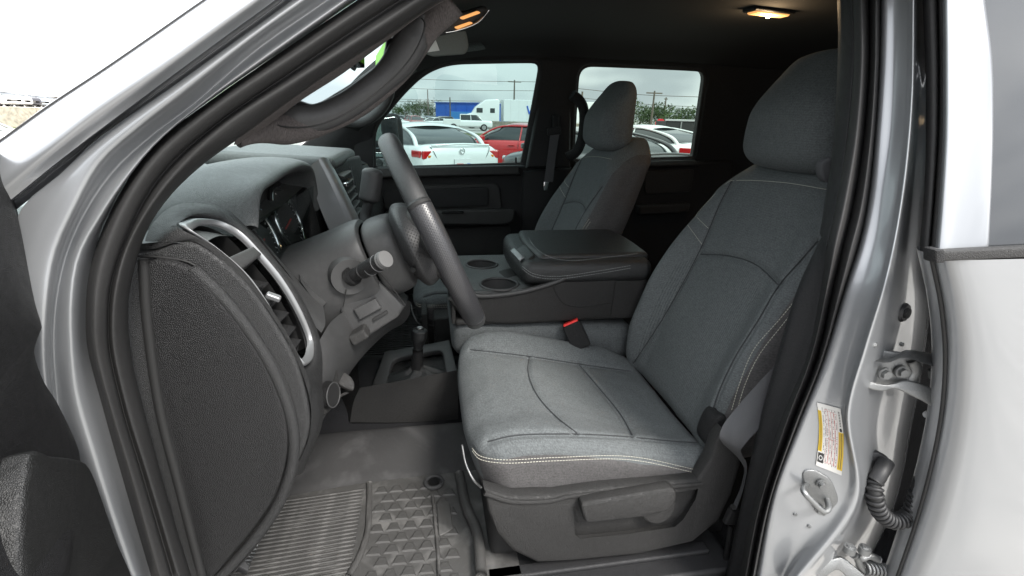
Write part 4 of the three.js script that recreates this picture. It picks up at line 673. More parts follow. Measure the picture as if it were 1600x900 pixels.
// passenger footwell tray and small bin seen behind the lever
{
  const t = thing('floor_mat', 'ribbed black rubber mat in the far passenger footwell', 'floor mat');
  part(t, 'sheet', slab(roundPoly([V(-0.62, 0.70, -1.14), V(0.05, 0.70, -1.14), V(0.05, 0.70, -1.64), V(-0.62, 0.70, -1.64)], 0.05), V(0, 1, 0), 0.012, 0.004), mt.rubber);
  const r = []; for (let i = 0; i < 26; i++) r.push(bx(-0.58, 0.02, 0.70, 0.706, -1.62 + i * 0.018, -1.612 + i * 0.018, 0.002)); part(t, 'ribs', r, mt.rubber).userData.kind = 'stuff';
}
part(truck, 'track_cover', [bx(0.06, 0.62, 0.668, 0.69, -0.32, -0.10, 0.008), bx(0.09, 0.58, 0.688, 0.70, -0.17, -0.14, 0.005)], mt.pillarTrim);
part(truck, 'floor_bin', [bx(0.0, 0.2, 0.80, 0.93, -1.08, -0.96, 0.01), bx(-0.04, -0.02, 0.80, 0.95, -1.1, -0.95, 0.004)], mt.trim);
// ---------- driver floor mat ----------
{
  const t = thing('floor_mat', 'dusty black rubber tray mat with ribs and tread blocks below the steering wheel', 'floor mat');
  const y = 0.70, zi = -0.455, zo = -0.08, dusty = M([0.11, 0.109, 0.108], 0.6, { map: dust(), bumpMap: rep(speck, 0.1), bumpScale: 0.0003 }), scuffed = M([0.045, 0.045, 0.047], 0.62, { map: dust(), bumpMap: rep(speck, 0.1), bumpScale: 0.0003 });
  function dust() { return tex(512, (u, v) => { const s = Math.max(0, periodic(u, v, 1.3, 3) * 2.4 - 0.08), w = Math.max(0, periodic(u * 1, v * 1, 6, 8)) * 0.5; const k = THREE.MathUtils.clamp(0.42 + 0.55 * s + w * 0.35 + (rnd() < 0.004 ? 0.5 : 0), 0, 1); return [k, k * 0.985, k * 0.96]; }); }
  dusty.map.repeat.set(1 / 0.42, 1 / 0.42); scuffed.map.repeat.set(1 / 0.5, 1 / 0.5);
  part(t, 'sheet', loft([
    [V(-0.80, 0.86, zo), V(-0.62, 0.715, zo), V(-0.5, y, zo), V(-0.2, y, zo), V(0.10, y, zo), V(0.16, y, zo)],
    [V(-0.80, 0.86, zi + 0.03), V(-0.62, 0.715, zi + 0.03), V(-0.5, y, zi + 0.03), V(-0.2, y, zi), V(0.10, y, zi - 0.01), V(0.16, y, zi - 0.01)]], 60, 20), dusty);
  part(t, 'raised_side', loft([
    [V(-0.80, 0.86, zi + 0.03), V(-0.62, 0.715, zi + 0.03), V(-0.5, y, zi + 0.03), V(-0.2, y, zi), V(0.10, y, zi - 0.01), V(0.16, y, zi - 0.01)],
    [V(-0.80, 0.86, zi), V(-0.62, 0.72, zi + 0.005), V(-0.5, y + 0.012, zi), V(-0.2, y + 0.01, zi - 0.022), V(0.10, y + 0.01, zi - 0.03), V(0.16, y + 0.01, zi - 0.03)],
    [V(-0.80, 0.9, -0.585), V(-0.62, 0.775, -0.59), V(-0.5, y + 0.055, -0.595), V(-0.2, y + 0.055, -0.60), V(0.10, y + 0.055, -0.60), V(0.16, y + 0.055, -0.6)],
    [V(-0.80, 0.90, -0.59), V(-0.62, 0.77, -0.60), V(-0.5, y + 0.05, -0.605), V(-0.2, y + 0.05, -0.61), V(0.10, y + 0.05, -0.61), V(0.16, y + 0.05, -0.61)]], 60, 40), scuffed);
  const ribs = []; for (let i = 0; i < 33; i++) { const z = zi + 0.035 + i * 0.011; const n = 10; ribs.push(bar([V(-0.56, y + 0.002, z), V(-0.40, y + 0.001, z + 0.002), V(-0.185 - (i > 20 ? (i - 20) * 0.005 : 0), y + 0.001, z - 0.012)], 0.0032, n, 7, { sy: 0.8, up: V(0, 1, 0) })); }
  part(t, 'ribs', ribs, dusty).userData.kind = 'stuff';
  part(t, 'ridge', bar([PY(577, 754, y + 0.003), PY(577, 790, y + 0.003), PY(574, 832, y + 0.003), PY(563, 866, y + 0.003), PY(545, 900, y + 0.003)], 0.007, 40, 10, { sy: 0.7, up: V(0, 1, 0) }), dusty);
  // tread blocks: rows of low wedges
  for (let r = 0; r < 12; r++) for (let c = 0; c < 5; c++) {
    const x = -0.142 + c * 0.037 + (r % 2) * 0.018, z = -0.425 + r * 0.03; if (x > 0.03 || (x > -0.03 && z < -0.40)) continue;
    const g = new THREE.BufferGeometry(), w = 0.017, d = 0.0125, hh = 0.0034;
    const p = [[-w, 0, d], [w, 0, d], [-w * 0.45, 0, -d], [w * 0.45, 0, -d], [-w * 0.75, hh, d * 0.8], [w * 0.75, hh, d * 0.8], [-w * 0.3, hh * 0.6, -d * 0.6], [w * 0.3, hh * 0.6, -d * 0.6]];
    const f = [[4, 5, 6], [5, 7, 6], [0, 1, 4], [1, 5, 4], [0, 4, 2], [4, 6, 2], [1, 3, 5], [5, 3, 7], [2, 6, 3], [6, 7, 3]];
    g.setAttribute('position', new THREE.Float32BufferAttribute(f.flatMap(q => q.flatMap(i => p[i])), 3)); g.computeVertexNormals();
    const m = mesh('tread_block', boxUV(g), dusty, t); m.position.set(x, y, z); m.rotation.y = -0.06 + (rnd() - 0.5) * 0.05;
  }
  const rc = PY(678, 753, y + 0.006), rt = new THREE.TorusGeometry(0.021, 0.005, 10, 40); rt.rotateX(Math.PI / 2); rt.translate(rc.x, rc.y, rc.z);
  part(t, 'fixing_ring', rt, mt.rubber); part(t, 'fixing_post', cyl(rc.clone().add(V(0, -0.006, 0)), rc.clone().add(V(0, 0.004, 0)), 0.013, 0.012, 24), mt.trimDark);
  part(t, 'block', slab(roundPoly([PY(682, 784, y + 0.006), PY(703, 782, y + 0.006), PY(708, 826, y + 0.006), PY(686, 838, y + 0.006)], 0.008), V(0, 1, 0), 0.006, 0.002), dusty);
  part(t, 'edge_rib', bar([PY(676, 775, y + 0.003), PY(684, 860, y + 0.003), PY(686, 900, y + 0.003)], 0.004, 20, 8), dusty);
  part(t, 'outer_lip', bar([PY(718, 740, y + 0.02), PY(728, 790, y + 0.018), PY(745, 830, y + 0.018), PY(752, 900, y + 0.018)], 0.012, 30, 10), dusty);
}
// ---------- open driver door at the left edge ----------
{
  const H0 = V(-0.395, 0, 0.055), D = V(0.30, 0, 0.954).normalize(), N = V(D.z, 0, -D.x);
  const PP = (px, py) => { const d = ray(px, py), t = H0.clone().sub(C0).dot(N) / d.dot(N); return C0.clone().addScaledVector(d, t); };
  const door = group(truck, 'front_door', 'open front door with black moulded inner panel');
  const edge = [[-8, 236], [12, 296], [34, 375], [54, 466], [63, 491], [55, 515], [47, 545], [62, 592], [84, 628], [111, 694], [112, 706], [150, 800], [196, 912], [240, 1010]].map(q => PP(...q));
  const row = (s, n) => edge.map((p, i) => p.clone().addScaledVector(D, s + 0.012 * Math.sin(i * 1.1) * (s > 0.02 ? 0 : 0)).addScaledVector(N, n));
  const bulge = (s, f) => edge.map(p => p.clone().addScaledVector(D, s).addScaledVector(N, f(p.y)));
  const g = y => Math.exp(-((y - 1.22) ** 2) / 0.0028), lowp = y => sst(1.16 - y, 0, 0.05);
  part(door, 'inner_panel', loft([row(0.0, -0.03), row(0.0, 0), bulge(0.02, y => 0.008 + 0.004 * g(y)), bulge(0.06, y => 0.012 + 0.006 * g(y)), bulge(0.10, y => 0.014 + 0.014 * g(y)), bulge(0.16, y => 0.016 + 0.022 * g(y)), bulge(0.4, y => 0.024 + 0.03 * g(y)), bulge(0.95, y => 0.02 + 0.03 * g(y))], 80, 60), grain([0.009, 0.009, 0.0095], 0.55, 0.0005, 0.045));
  const pk = [[-40, 726], [0, 729], [40, 731], [66, 738], [80, 760], [96, 800], [120, 860], [150, 930], [40, 960], [-60, 960]].map(q => PP(...q).addScaledVector(N, 0.034));
  part(door, 'door_pocket', slab(pk, N, 0.03, 0.006, { smooth: 60, seg: 5 }), grain([0.012, 0.0122, 0.0122], 0.5, 0.0003, 0.045));
  const c = PP(30, 600).addScaledVector(D, 0.5);
  const fr = (s, n, y) => V(H0.x, y, H0.z).addScaledVector(D, s).addScaledVector(N, n);
  part(door, 'outer_skin', [slab([fr(0.0, -0.035, 0.56), fr(1.0, -0.035, 0.56), fr(1.0, -0.035, 1.42), fr(0.0, -0.035, 1.42)], N, 0.09, 0.02)], mt.paint);
  part(door, 'window_frame', [bar([fr(0.0, -0.06, 1.40), fr(0.28, -0.06, 1.66), fr(0.42, -0.06, 1.78), fr(1.0, -0.06, 1.8), fr(1.02, -0.06, 1.42)], 0.03, 40, 10)], mt.paint);
}
// ---------- rear door on the near side ----------
{
  const d = group(truck, 'rear_door', 'closed silver rear door with dark tinted window');
  const E1 = pts([[1461, 399], [1477, 480], [1483, 560], [1475, 660], [1445, 790], [1404, 912], [1372, 1000]], 0.066);
  const off = (dx, z) => E1.map(p => V(p.x + dx, p.y, z)), bow = (x, z0) => E1.map(p => V(x, p.y, z0 + 0.035 * Math.sin((1.44 - p.y) * 3.2)));
  part(d, 'skin', loft([off(0.006, 0.05), E1, E1.map(p => V(p.x + 0.002, p.y, 0.078)), E1.map(p => V(p.x + 0.012, p.y, 0.086 + 0.01 * Math.sin((1.44 - p.y) * 3.2))), E1.map(p => V(p.x + 0.10, p.y, 0.09 + 0.03 * Math.sin((1.44 - p.y) * 3.2))), bow(1.1, 0.095), bow(1.75, 0.09)], 60, 50), mt.paint);
  part(d, 'front_face', loft([off(0.003, 0.06), off(0.002, 0.045), off(0.012, 0.03), off(0.022, 0.022), off(0.06, 0.016)], 50, 12), mt.jamb);
  part(d, 'edge_seal', bar(E1.map(p => V(p.x - 0.002, p.y, 0.062)), 0.0026, 80, 8), mt.black);
  const f0 = [[1473, -80], [1473, 0], [1474, 100], [1473, 220], [1467, 320], [1461, 394]], f1 = [[1532, -80], [1539, 0], [1550, 90], [1552, 190], [1549, 300], [1545, 388]];
  const fm = f0.map((q, i) => [q[0] + 8, q[1]]), fn = f1.map(q => [q[0] - 5, q[1]]);
  part(d, 'window_frame', loft([paintRow(f0, 0.05), paintRow(f0, 0.07), paintRow(fm, 0.08), paintRow(fn, 0.082), paintRow(f1, 0.076), paintRow(f1, 0.06)], 50, 30), mt.paint);
  const w0 = [[1441, -80], [1443, 0], [1447, 100], [1448, 200], [1445, 300], [1437, 394]], w1 = [[1461, -80], [1462, 0], [1464, 100], [1463, 210], [1457, 310], [1450, 394]];
  part(d, 'weather_strip', loft([paintRow(w0, -0.01), paintRow(w0, 0.03), paintRow(w0.map((q, i) => [(q[0] + w1[i][0]) / 2, q[1]]), 0.046), paintRow(w1, 0.05), paintRow(w1.map(q => [q[0] + 3, q[1]]), 0.04), paintRow(w1.map(q => [q[0] + 6, q[1]]), 0.054), paintRow(f0, 0.058), paintRow(f0, 0.03)], 50, 36), mt.seal);
  const ge = paintRow(f1, 0.066), gy = ge.map(p => V(1.72, p.y + 0.02, p.z));
  part(d, 'window_glass', loft([ge.map(p => V(p.x - 0.01, p.y, p.z)), gy], 20, 4, { lin: true }), M([0.03, 0.032, 0.034], 0.01, { ior: 1.55, metalness: 0 })).userData.label = 'dark tinted rear door window mirroring the clouds';
  part(d, 'top_frame', bx(0.55, 1.75, 1.79, 1.84, -0.1, -0.03, 0.01), mt.paint);
  const b0 = P(1464, 402, 0.088), b1 = V(1.72, P(1600, 388, 0.088).y + 0.012, 0.095);
  part(d, 'belt_moulding', slab([P(1462, 410, 0.092), P(1465, 393, 0.092), V(1.72, b1.y + 0.012, 0.092), V(1.72, b1.y - 0.01, 0.092)].map(p => p), V(0, 0, 1), 0.014, 0.004), mt.trim);
  part(d, 'moulding_cap', slab(roundPoly(pts([[1463, 391], [1477, 390], [1477, 411], [1463, 412]], 0.094), 0.003), V(0, 0, 1), 0.018, 0.002), mt.trimDark);
}
// ---------- hardware in the door jamb ----------
const hz = (px, py, lift = 0) => { const h = hit(px, py, pillar); return h ? h.p.addScaledVector(h.n.dot(ray(px, py)) > 0 ? h.n.negate() : h.n, lift) : P(px, py, 0); };
const nrm = (px, py) => { const h = hit(px, py, pillar); return h ? (h.n.dot(ray(px, py)) > 0 ? h.n.negate() : h.n) : V(0, 0, 1); };
function bolt(parent, px, py, r = 0.008, lift = 0.004, z) { const c = z === undefined ? hz(px, py, lift) : P(px, py, z), n = z === undefined ? nrm(px, py) : V(-0.15, 0.05, 1).normalize(); part(parent, 'bolt', [cyl(c, c.clone().addScaledVector(n, 0.003), r * 1.35, r * 1.3, 20), cyl(c, c.clone().addScaledVector(n, 0.009), r, r * 0.92, 6)], mt.zinc); }
{
  const h = group(truck, 'door_hinge', 'upper rear door hinge, bare metal bracket with two bolts');
  const z = 0.012;
  part(h, 'plate', slab(roundPoly(pts([[1358, 560], [1372, 550], [1420, 552], [1432, 566], [1424, 602], [1398, 600], [1366, 606], [1357, 594]], z), 0.006), V(-0.25, 0.05, 1), 0.008, 0.002), mt.zinc);
  part(h, 'upper_arm', loft([pts([[1358, 562, 0.02], [1385, 567, 0.035], [1408, 560, 0.04], [1440, 566, 0.04], [1470, 578, 0.036]], z), pts([[1366, 556, 0.0], [1390, 560, 0.01], [1415, 549, 0.012], [1440, 552, 0.012], [1470, 560, 0.012]], z), pts([[1368, 554, -0.02], [1392, 556, -0.01], [1415, 547, -0.01], [1440, 549, -0.01], [1470, 556, -0.01]], z)], 40, 12), mt.zinc);
  part(h, 'lower_arm', slab(pts([[1357, 590], [1362, 607], [1385, 612], [1400, 608], [1430, 622], [1452, 634], [1466, 632], [1468, 618], [1440, 600], [1420, 596], [1396, 602], [1376, 600]], 0.03), V(-0.1, 0.35, 1), 0.006, 0.002, { smooth: 60 }), mt.zinc);
  part(h, 'knuckle', [bar(pts([[1426, 562], [1432, 580], [1424, 598], [1440, 612], [1462, 622]], 0.02), 0.009, 30, 10, { sy: 0.5, up: V(0, 0, 1) })], mt.zinc);
  bolt(h, 1381, 583, 0.0075, 0, 0.018); bolt(h, 1407, 580, 0.0075, 0, 0.018);
  part(h, 'pin', cyl(P(1458, 590, 0.02), P(1458, 578, 0.02), 0.006), mt.zinc); part(h, 'stud', cyl(P(1460, 536, 0.0), P(1470, 534, 0.0), 0.005), mt.zinc);
}
{
  const k = group(truck, 'grommet', 'round black rubber plug in the pillar'); const c = hz(1411, 488, 0.001), n = nrm(1411, 488);
  part(k, 'flange', cyl(c, c.clone().addScaledVector(n, 0.004), 0.0155, 0.013, 36), mt.conduit); part(k, 'core', cyl(c, c.clone().addScaledVector(n, 0.007), 0.0085, 0.008, 30), mt.black);
}
{
  const s = group(truck, 'door_striker', 'metal door striker loop on the centre pillar');
  const c = hz(1274, 768, 0.002), n = nrm(1274, 768);
  part(s, 'plate', slab(roundPoly(pts([[1256, 742], [1272, 735], [1296, 744], [1305, 770], [1302, 794], [1286, 805], [1268, 790], [1260, 770]], c.z), 0.014), n, 0.006, 0.002).translate(n.x * 0.004, n.y * 0.004, n.z * 0.004), mt.zinc);
  part(s, 'loop', bar([hz(1262, 757, 0), hz(1250, 753, 0.012), hz(1243, 752, 0.024), hz(1256, 764, 0.03), hz(1274, 778, 0.03), hz(1286, 780, 0.022), hz(1292, 779, 0)], 0.0048, 50, 12), mt.zinc);
  bolt(s, 1280, 752, 0.006, 0.005); bolt(s, 1278, 792, 0.006, 0.005);
}
for (const [x, y] of [[1242, 803], [1264, 822], [1367, 539], [1409, 538]]) { const c = hz(x, y, 0), n = nrm(x, y); part(truck, 'rivet', cyl(c, c.clone().addScaledVector(n, 0.0025), 0.0035, 0.003, 12), mt.zinc); }
{ // printed safety label
  const cv = document.createElement('canvas'); cv.width = 256; cv.height = 512; const x = cv.getContext('2d');
  x.fillStyle = '#f3f1ec'; x.fillRect(0, 0, 256, 512);
  x.fillStyle = '#f0c80a'; x.fillRect(0, 60, 38, 330); x.fillRect(206, 190, 50, 290);
  x.fillStyle = '#222'; x.fillRect(6, 400, 60, 78); x.fillStyle = '#eee'; x.beginPath(); x.arc(36, 440, 20, 0, 7); x.fill();
  x.fillStyle = '#222'; x.beginPath(); x.arc(36, 440, 13, 0, 7); x.fill(); x.beginPath(); x.arc(231, 172, 14, 0, 7); x.fill();
  for (let c = 0; c < 9; c++) for (let y = 30; y < 470; y += 4 + rnd() * 10) { if (rnd() < 0.25) { y += 14; continue; } x.fillStyle = c % 4 === 3 ? '#a02020' : '#222'; x.fillRect(50 + c * 17, y, 5, 3 + rnd() * 8); }
  x.strokeStyle = '#c33'; x.lineWidth = 2; for (let c = 0; c < 4; c++) x.strokeRect(78 + c * 32, 40 + c * 6, 26, 200 + 30 * (c % 2)), x.strokeRect(78 + c * 32, 270, 26, 190);
  x.fillStyle = '#222'; for (let y = 70; y < 380; y += 9) x.fillRect(8, y, 22, 3); for (let y = 200; y < 470; y += 8) x.fillRect(216, y, 8, 5), x.fillRect(232, y, 10, 5);
  for (let y = 30; y < 150; y += 12) x.fillRect(222, y, 16, 6);
  const t = new THREE.CanvasTexture(cv); t.colorSpace = THREE.SRGBColorSpace;
  const rows = []; for (let i = 0; i <= 16; i++) { const v = i / 16, r = []; for (let k = 0; k <= 8; k++) { const u = k / 8, wob = Math.sin(v * 3.6) * 6; r.push(hz(1276 + wob * 0.6 + (1276 - 1276) * v + u * 38 + v * 2 * u, 628 + v * 98 + u * 10 + v * u * 6, 0.0015)); } rows.push(r); }
  const g = loft(rows, 8, 30), uv = g.attributes.uv, m = 31; for (let i = 0; i < uv.count; i++) uv.setXY(i, Math.floor(i / m) / 8, 1 - (i % m) / 30);
  part(truck, 'safety_label', g, M(0.5, 0.4, { map: t })).userData.label = 'white and yellow printed label stuck on the centre pillar';
}
{ // wiring conduit between pillar and rear door
  const k = group(truck, 'wiring_conduit', 'black corrugated wiring conduit looping to the rear door');
  const path = pts([[1366, 745, 0.02], [1366, 772, 0.034], [1375, 800, 0.04], [1396, 814, 0.042], [1418, 808, 0.042], [1430, 788, 0.042], [1436, 765, 0.04]], 0.03), c = new THREE.CatmullRomCurve3(path);
  part(k, 'conduit_core', bar(path, 0.0105, 50, 12), mt.black);
  for (let i = 0; i < 19; i++) { const t = 0.05 + i * 0.05, q = c.getPointAt(t), g = new THREE.TorusGeometry(0.0112, 0.0032, 8, 20); g.applyQuaternion(new THREE.Quaternion().setFromUnitVectors(V(0, 0, 1), c.getTangentAt(t))); g.translate(q.x, q.y, q.z); part(k, 'ring', g, mt.conduit); }
  part(k, 'boot', bar(pts([[1384, 722, 0.012], [1376, 738, 0.024], [1366, 752, 0.028]], 0.02), t => 0.013 - 0.002 * t, 16, 14), mt.conduit);
  part(k, 'boot_plate', slab(roundPoly(pts([[1352, 716], [1372, 708], [1392, 716], [1384, 744], [1362, 770], [1350, 752]], 0.008), 0.012), V(-0.4, 0.2, 1), 0.014, 0.004), mt.conduit);
  part(k, 'door_boot', [bar(pts([[1436, 768, 0.04], [1442, 750, 0.04], [1452, 738, 0.03]], 0.03), 0.0125, 12, 12), bar(pts([[1448, 738, 0.02], [1466, 742, 0.02]], 0.02), 0.016, 6, 14)], mt.conduit);
}
{ // lower hinge with check spring
  const k = group(truck, 'door_check', 'lower rear door hinge with rollers and coil spring');
  for (const [x, y] of [[1328, 857], [1351, 858]]) { const c = P(x, y, 0.035); part(k, 'roller', [cyl(c.clone().add(V(0, -0.008, 0)), c.clone().add(V(0, 0.004, 0)), 0.0095, 0.0095, 24), cyl(c.clone().add(V(0, 0.004, 0)), c.clone().add(V(0, 0.007, 0)), 0.006, 0.005, 20)], mt.zinc); }
  part(k, 'arm', [bar(pts([[1332, 866], [1345, 872], [1356, 868], [1372, 874]], 0.03), 0.007, 20, 8), slab(pts([[1276, 892], [1300, 882], [1322, 876], [1334, 884], [1350, 905], [1330, 908], [1310, 892], [1284, 906]], 0.03), V(-0.2, 0.4, 1), 0.008, 0.002, { smooth: 40 }), bar(pts([[1338, 868], [1344, 884], [1356, 900]], 0.032), 0.006, 12, 8)], mt.zinc);
  for (let i = 0; i < 9; i++) { const c = P(1352 + i * 6, 887 + i * 0.8, 0.032), g = new THREE.TorusGeometry(0.0105, 0.0024, 8, 20); g.rotateY(Math.PI / 2); g.translate(c.x, c.y, c.z); part(k, 'spring_coil', g, mt.zinc); }
  for (const [x, y] of [[1448, 648], [1398, 868], [1466, 536]]) part(k, 'stud', [cyl(P(x, y, 0.03), P(x + 12, y - 4, 0.0), 0.0055, 0.0085, 14)], mt.zinc);
}
// ---------- far side: door panels, pillar, belt, handles ----------
{
  const d = group(truck, 'door_panel', 'black inner panel of the front passenger door');
  const z = -1.66;
  part(d, 'panel', slab(roundPoly([V(-0.5, 0.76, z), V(0.50, 0.76, z), V(0.46, 1.375, z), V(-0.5, 1.35, z)], 0.03), V(0, 0, 1), 0.06, 0.012), mt.trimDark);
  part(d, 'ledge', slab(pts([[590, 262], [812, 257], [812, 272], [590, 278]], z + 0.03), V(0, 0.3, 1), 0.05, 0.008), mt.trim);
  part(d, 'upper_recess', slab(roundPoly(pts([[640, 290], [780, 286], [786, 332], [640, 336]], z + 0.012), 0.03), V(0, 0, 1), 0.014, 0.008), mt.trim);
  part(d, 'recess_panel', slab(roundPoly(pts([[600, 298], [764, 292], [764, 322], [600, 328]], z + 0.02), 0.02), V(0, 0, 1), 0.012, 0.005), mt.trimDark);
  part(d, 'armrest', slab(roundPoly(pts([[600, 330], [806, 326], [804, 346], [790, 352], [600, 352]], z + 0.07), 0.02), V(0, 0.1, 1), 0.08, 0.012), mt.trim);
  part(d, 'switch_plate', slab(pts([[690, 329], [724, 328], [724, 333], [690, 334]], z + 0.074), V(0, 0.6, 0.7), 0.006, 0.001), mt.gloss);
  part(d, 'lower_panel', slab(roundPoly(pts([[640, 360], [800, 352], [790, 398], [700, 400], [640, 400]], z + 0.016), 0.03), V(0, 0, 1), 0.02, 0.006), mt.trim);
  part(d, 'lock_pin', cyl(P(806, 256, z - 0.02), P(806, 246, z - 0.02), 0.005, 0.004), mt.black);
  const r = group(truck, 'door_panel', 'black inner panel of the rear passenger door');
  part(r, 'panel', slab(roundPoly([V(0.68, 0.76, z), V(1.55, 0.76, z), V(1.5, 1.405, z), V(0.68, 1.39, z)], 0.03), V(0, 0, 1), 0.06, 0.012), mt.trimDark);
  part(r, 'ledge', slab(pts([[990, 251], [1088, 248], [1092, 258], [990, 262]], z + 0.02), V(0, 0.5, 1), 0.04, 0.006), mt.trim);
  part(r, 'upper_recess', slab(roundPoly(pts([[1008, 268], [1086, 264], [1080, 300], [1008, 304]], z + 0.012), 0.02), V(0, 0, 1), 0.012, 0.006), mt.trim);
  part(r, 'armrest', slab(roundPoly(pts([[1000, 322], [1080, 318], [1076, 332], [1000, 336]], z + 0.06), 0.012), V(0, 0, 1), 0.08, 0.008), mt.trim);
  part(truck, 'pillar_trim', [slab(pts([[852, 100], [896, 100], [892, 200], [890, 262], [822, 262], [836, 190]], -1.62), V(0, 0.1, 1), 0.05, 0.012), slab(pts([[818, 268], [894, 262], [880, 420], [812, 420]], -1.64), V(0, 0, 1), 0.05, 0.012)], mt.trimDark).userData.label = 'black centre pillar trim on the passenger side';
  const b = group(truck, 'seat_belt', 'black passenger seat belt hanging on the far pillar');
  part(b, 'webbing', loft([pts([[860, 208], [856, 240], [850, 284]], -1.585), pts([[874, 208], [869, 240], [864, 284]], -1.585)], 12, 4), mt.belt);
  part(b, 'guide', slab(roundPoly(pts([[856, 200], [876, 198], [878, 210], [856, 212]], -1.58), 0.008), V(0, 0, 1), 0.02, 0.004), mt.trimDark); part(b, 'height_slider', slab(pts([[864, 180], [874, 180], [874, 200], [864, 200]], -1.585), V(0, 0, 1), 0.02, 0.004), mt.trimDark);
  part(b, 'buckle_tongue', slab(pts([[850, 284], [858, 284], [855, 298], [849, 298]], -1.58), V(0, 0, 1), 0.004, 0.001), mt.chrome);
  const h = group(truck, 'grab_handle', 'black loop grab handle on the far centre pillar');
  part(h, 'grip', bar(pts([[894, 148], [906, 158], [912, 172], [912, 200], [908, 222], [900, 238], [886, 246]], -1.52, PM), 0.021, 50, 14), mt.trimDark);
  const h2 = group(truck, 'grab_handle', 'black grab handle on the far front pillar');
  part(h2, 'grip', bar(pts([[526, 186], [545, 190], [568, 190], [592, 174], [606, 152], [612, 128], [620, 116]], -1.53, PM), 0.02, 50, 14), mt.smooth);
  part(truck, 'pillar_trim', loft([pts([[560, 205], [590, 175], [625, 135], [660, 106], [700, 90], [760, 80]], -1.66, PM), pts([[540, 200], [575, 165], [612, 122], [648, 95], [690, 78], [755, 70]], -1.60, PM), pts([[505, 205], [545, 160], [585, 118], [625, 84], [670, 62], [740, 55]], -1.58, PM), pts([[480, 208], [522, 160], [568, 110], [612, 75], [664, 50], [735, 45]], -1.62, PM)], 40, 16), mt.trimDark).userData.label = 'black front pillar trim on the passenger side';
  part(truck, 'mirror_sail', slab(pts([[553, 262], [584, 262], [584, 192], [566, 205], [553, 215]], ZP + 0.005, PM), V(0, 0, 1), 0.05, 0.008), mt.trimDark);
}
// ---------- overhead: visor, console, lamps ----------
{
  const v = group(truck, 'sun_visor', 'grey sun visor with a white label');
  const z = -1.12;
  part(v, 'board', slab(roundPoly(pts([[653, 78], [660, 58], [728, 46], [733, 72], [728, 84], [676, 88]], z), 0.012), V(0, 0, 1), 0.018, 0.006), M([0.22, 0.23, 0.215], 0.9, { map: rep(heather, 0.08) }));
  part(v, 'label', slab(pts([[660, 64], [678, 55], [687, 79], [666, 82]], z + 0.002), V(0, 0, 1), 0.004, 0.0005), mt.paper);
  const o = group(truck, 'overhead_console', 'overhead console with two amber reading lamps');
  const zz = -0.86, q = [[668, 50], [688, 30], [742, 16], [764, 12], [766, 22], [750, 36], [716, 50], [676, 56]].map(a => P(a[0], a[1], zz));
  part(o, 'shell', slab(q, V(0.3, -0.25, 0.9), 0.03, 0.006, { smooth: 50 }), mt.smooth);
  part(o, 'trim_line', bar([[670, 54], [716, 47], [748, 34], [764, 16]].map(a => P(a[0], a[1], zz + 0.004)), 0.0025, 24, 6), mt.chrome);
  part(o, 'switch_panel', slab([[676, 44], [694, 34], [726, 27], [728, 36], [700, 45], [680, 50]].map(a => P(a[0], a[1], zz + 0.004)), V(0.3, -0.25, 0.9), 0.006, 0.002), mt.black);
  const glow = new THREE.MeshStandardMaterial({ color: lin(0.8, 0.45, 0.2), emissive: lin(1, 0.46, 0.14), emissiveIntensity: 0.18, roughness: 0.3 });
  for (const a of [[[716, 27], [748, 17], [754, 21], [722, 31]], [[708, 42], [736, 34], [742, 37], [714, 46]]]) part(o, 'reading_lamp', slab(roundPoly(a.map(s => P(s[0], s[1], zz + 0.007)), 0.006), V(0.3, -0.25, 0.9), 0.006, 0.002), glow);
  const l = group(truck, 'dome_lamp', 'lit amber dome lamp in the black headliner');
  const c = hit(1202, 15, liner), p = c ? c.p : V(0.9, 1.88, -0.6);
  part(l, 'bezel', mv(rbox(0.155, 0.014, 0.056, 0.007), p.x, p.y - 0.004, p.z, 0, 0.15, 0), mt.trimDark);
  part(l, 'lens', mv(rbox(0.13, 0.012, 0.04, 0.006), p.x, p.y - 0.010, p.z, 0, 0.15, 0), new THREE.MeshStandardMaterial({ color: lin(0.8, 0.5, 0.25), emissive: lin(1, 0.45, 0.13), emissiveIntensity: 0.22, roughness: 0.3 }));
  part(l, 'bulb', mv(new THREE.SphereGeometry(0.007, 12, 8), p.x, p.y - 0.017, p.z), new THREE.MeshStandardMaterial({ color: 0xffffff, emissive: lin(1, 0.8, 0.5), emissiveIntensity: 1 }));
  const pl = new THREE.PointLight(lin(1, 0.7, 0.4), 0.03, 0, 2); pl.position.set(p.x, p.y - 0.03, p.z); pl.castShadow = true; l.add(pl); pl.name = 'dome_light';
}
// windshield stickers and mirror
{
  const wsm = truck.children.find(o => o.name === 'windshield');
  const on = (px, py) => { const h = hit(px, py, wsm); return h ? h.p.add(V(0.012, -0.012, 0)) : P(px, py, -0.6); };
  const st = group(truck, 'price_sticker', 'lime green sticker numbers on the windshield');
  const tri = (a, m, nm) => { const p = a.map(q => on(...q)); const n = p[2].clone().sub(p[0]).cross(p[3].clone().sub(p[1])).normalize(); part(st, nm, slab(p, n, 0.002, 0), m); };
  tri([[380, 224], [398, 216], [412, 214], [412, 222], [396, 228]], mt.green, 'numeral'); tri([[416, 226], [420, 212], [448, 208], [440, 222]], mt.green, 'numeral');
  tri([[582, 106], [584, 82], [606, 60], [609, 86], [600, 100]], mt.green, 'numeral');
  const m = group(truck, 'rear_view_mirror', 'black rear view mirror behind the windshield handle');
  const a = V(-0.08, 0, 0), q = [[548, 96], [580, 60], [592, 54], [576, 108], [552, 100]];
  part(m, 'housing', slab(pts([[549, 97], [560, 80], [580, 62], [577, 106]], -0.72), V(0.8, 0, 0.5), 0.03, 0.004), mt.gloss); part(m, 'stem', bar(pts([[546, 94], [550, 104], [556, 108]], -0.74), 0.006, 10, 8), mt.black);
}
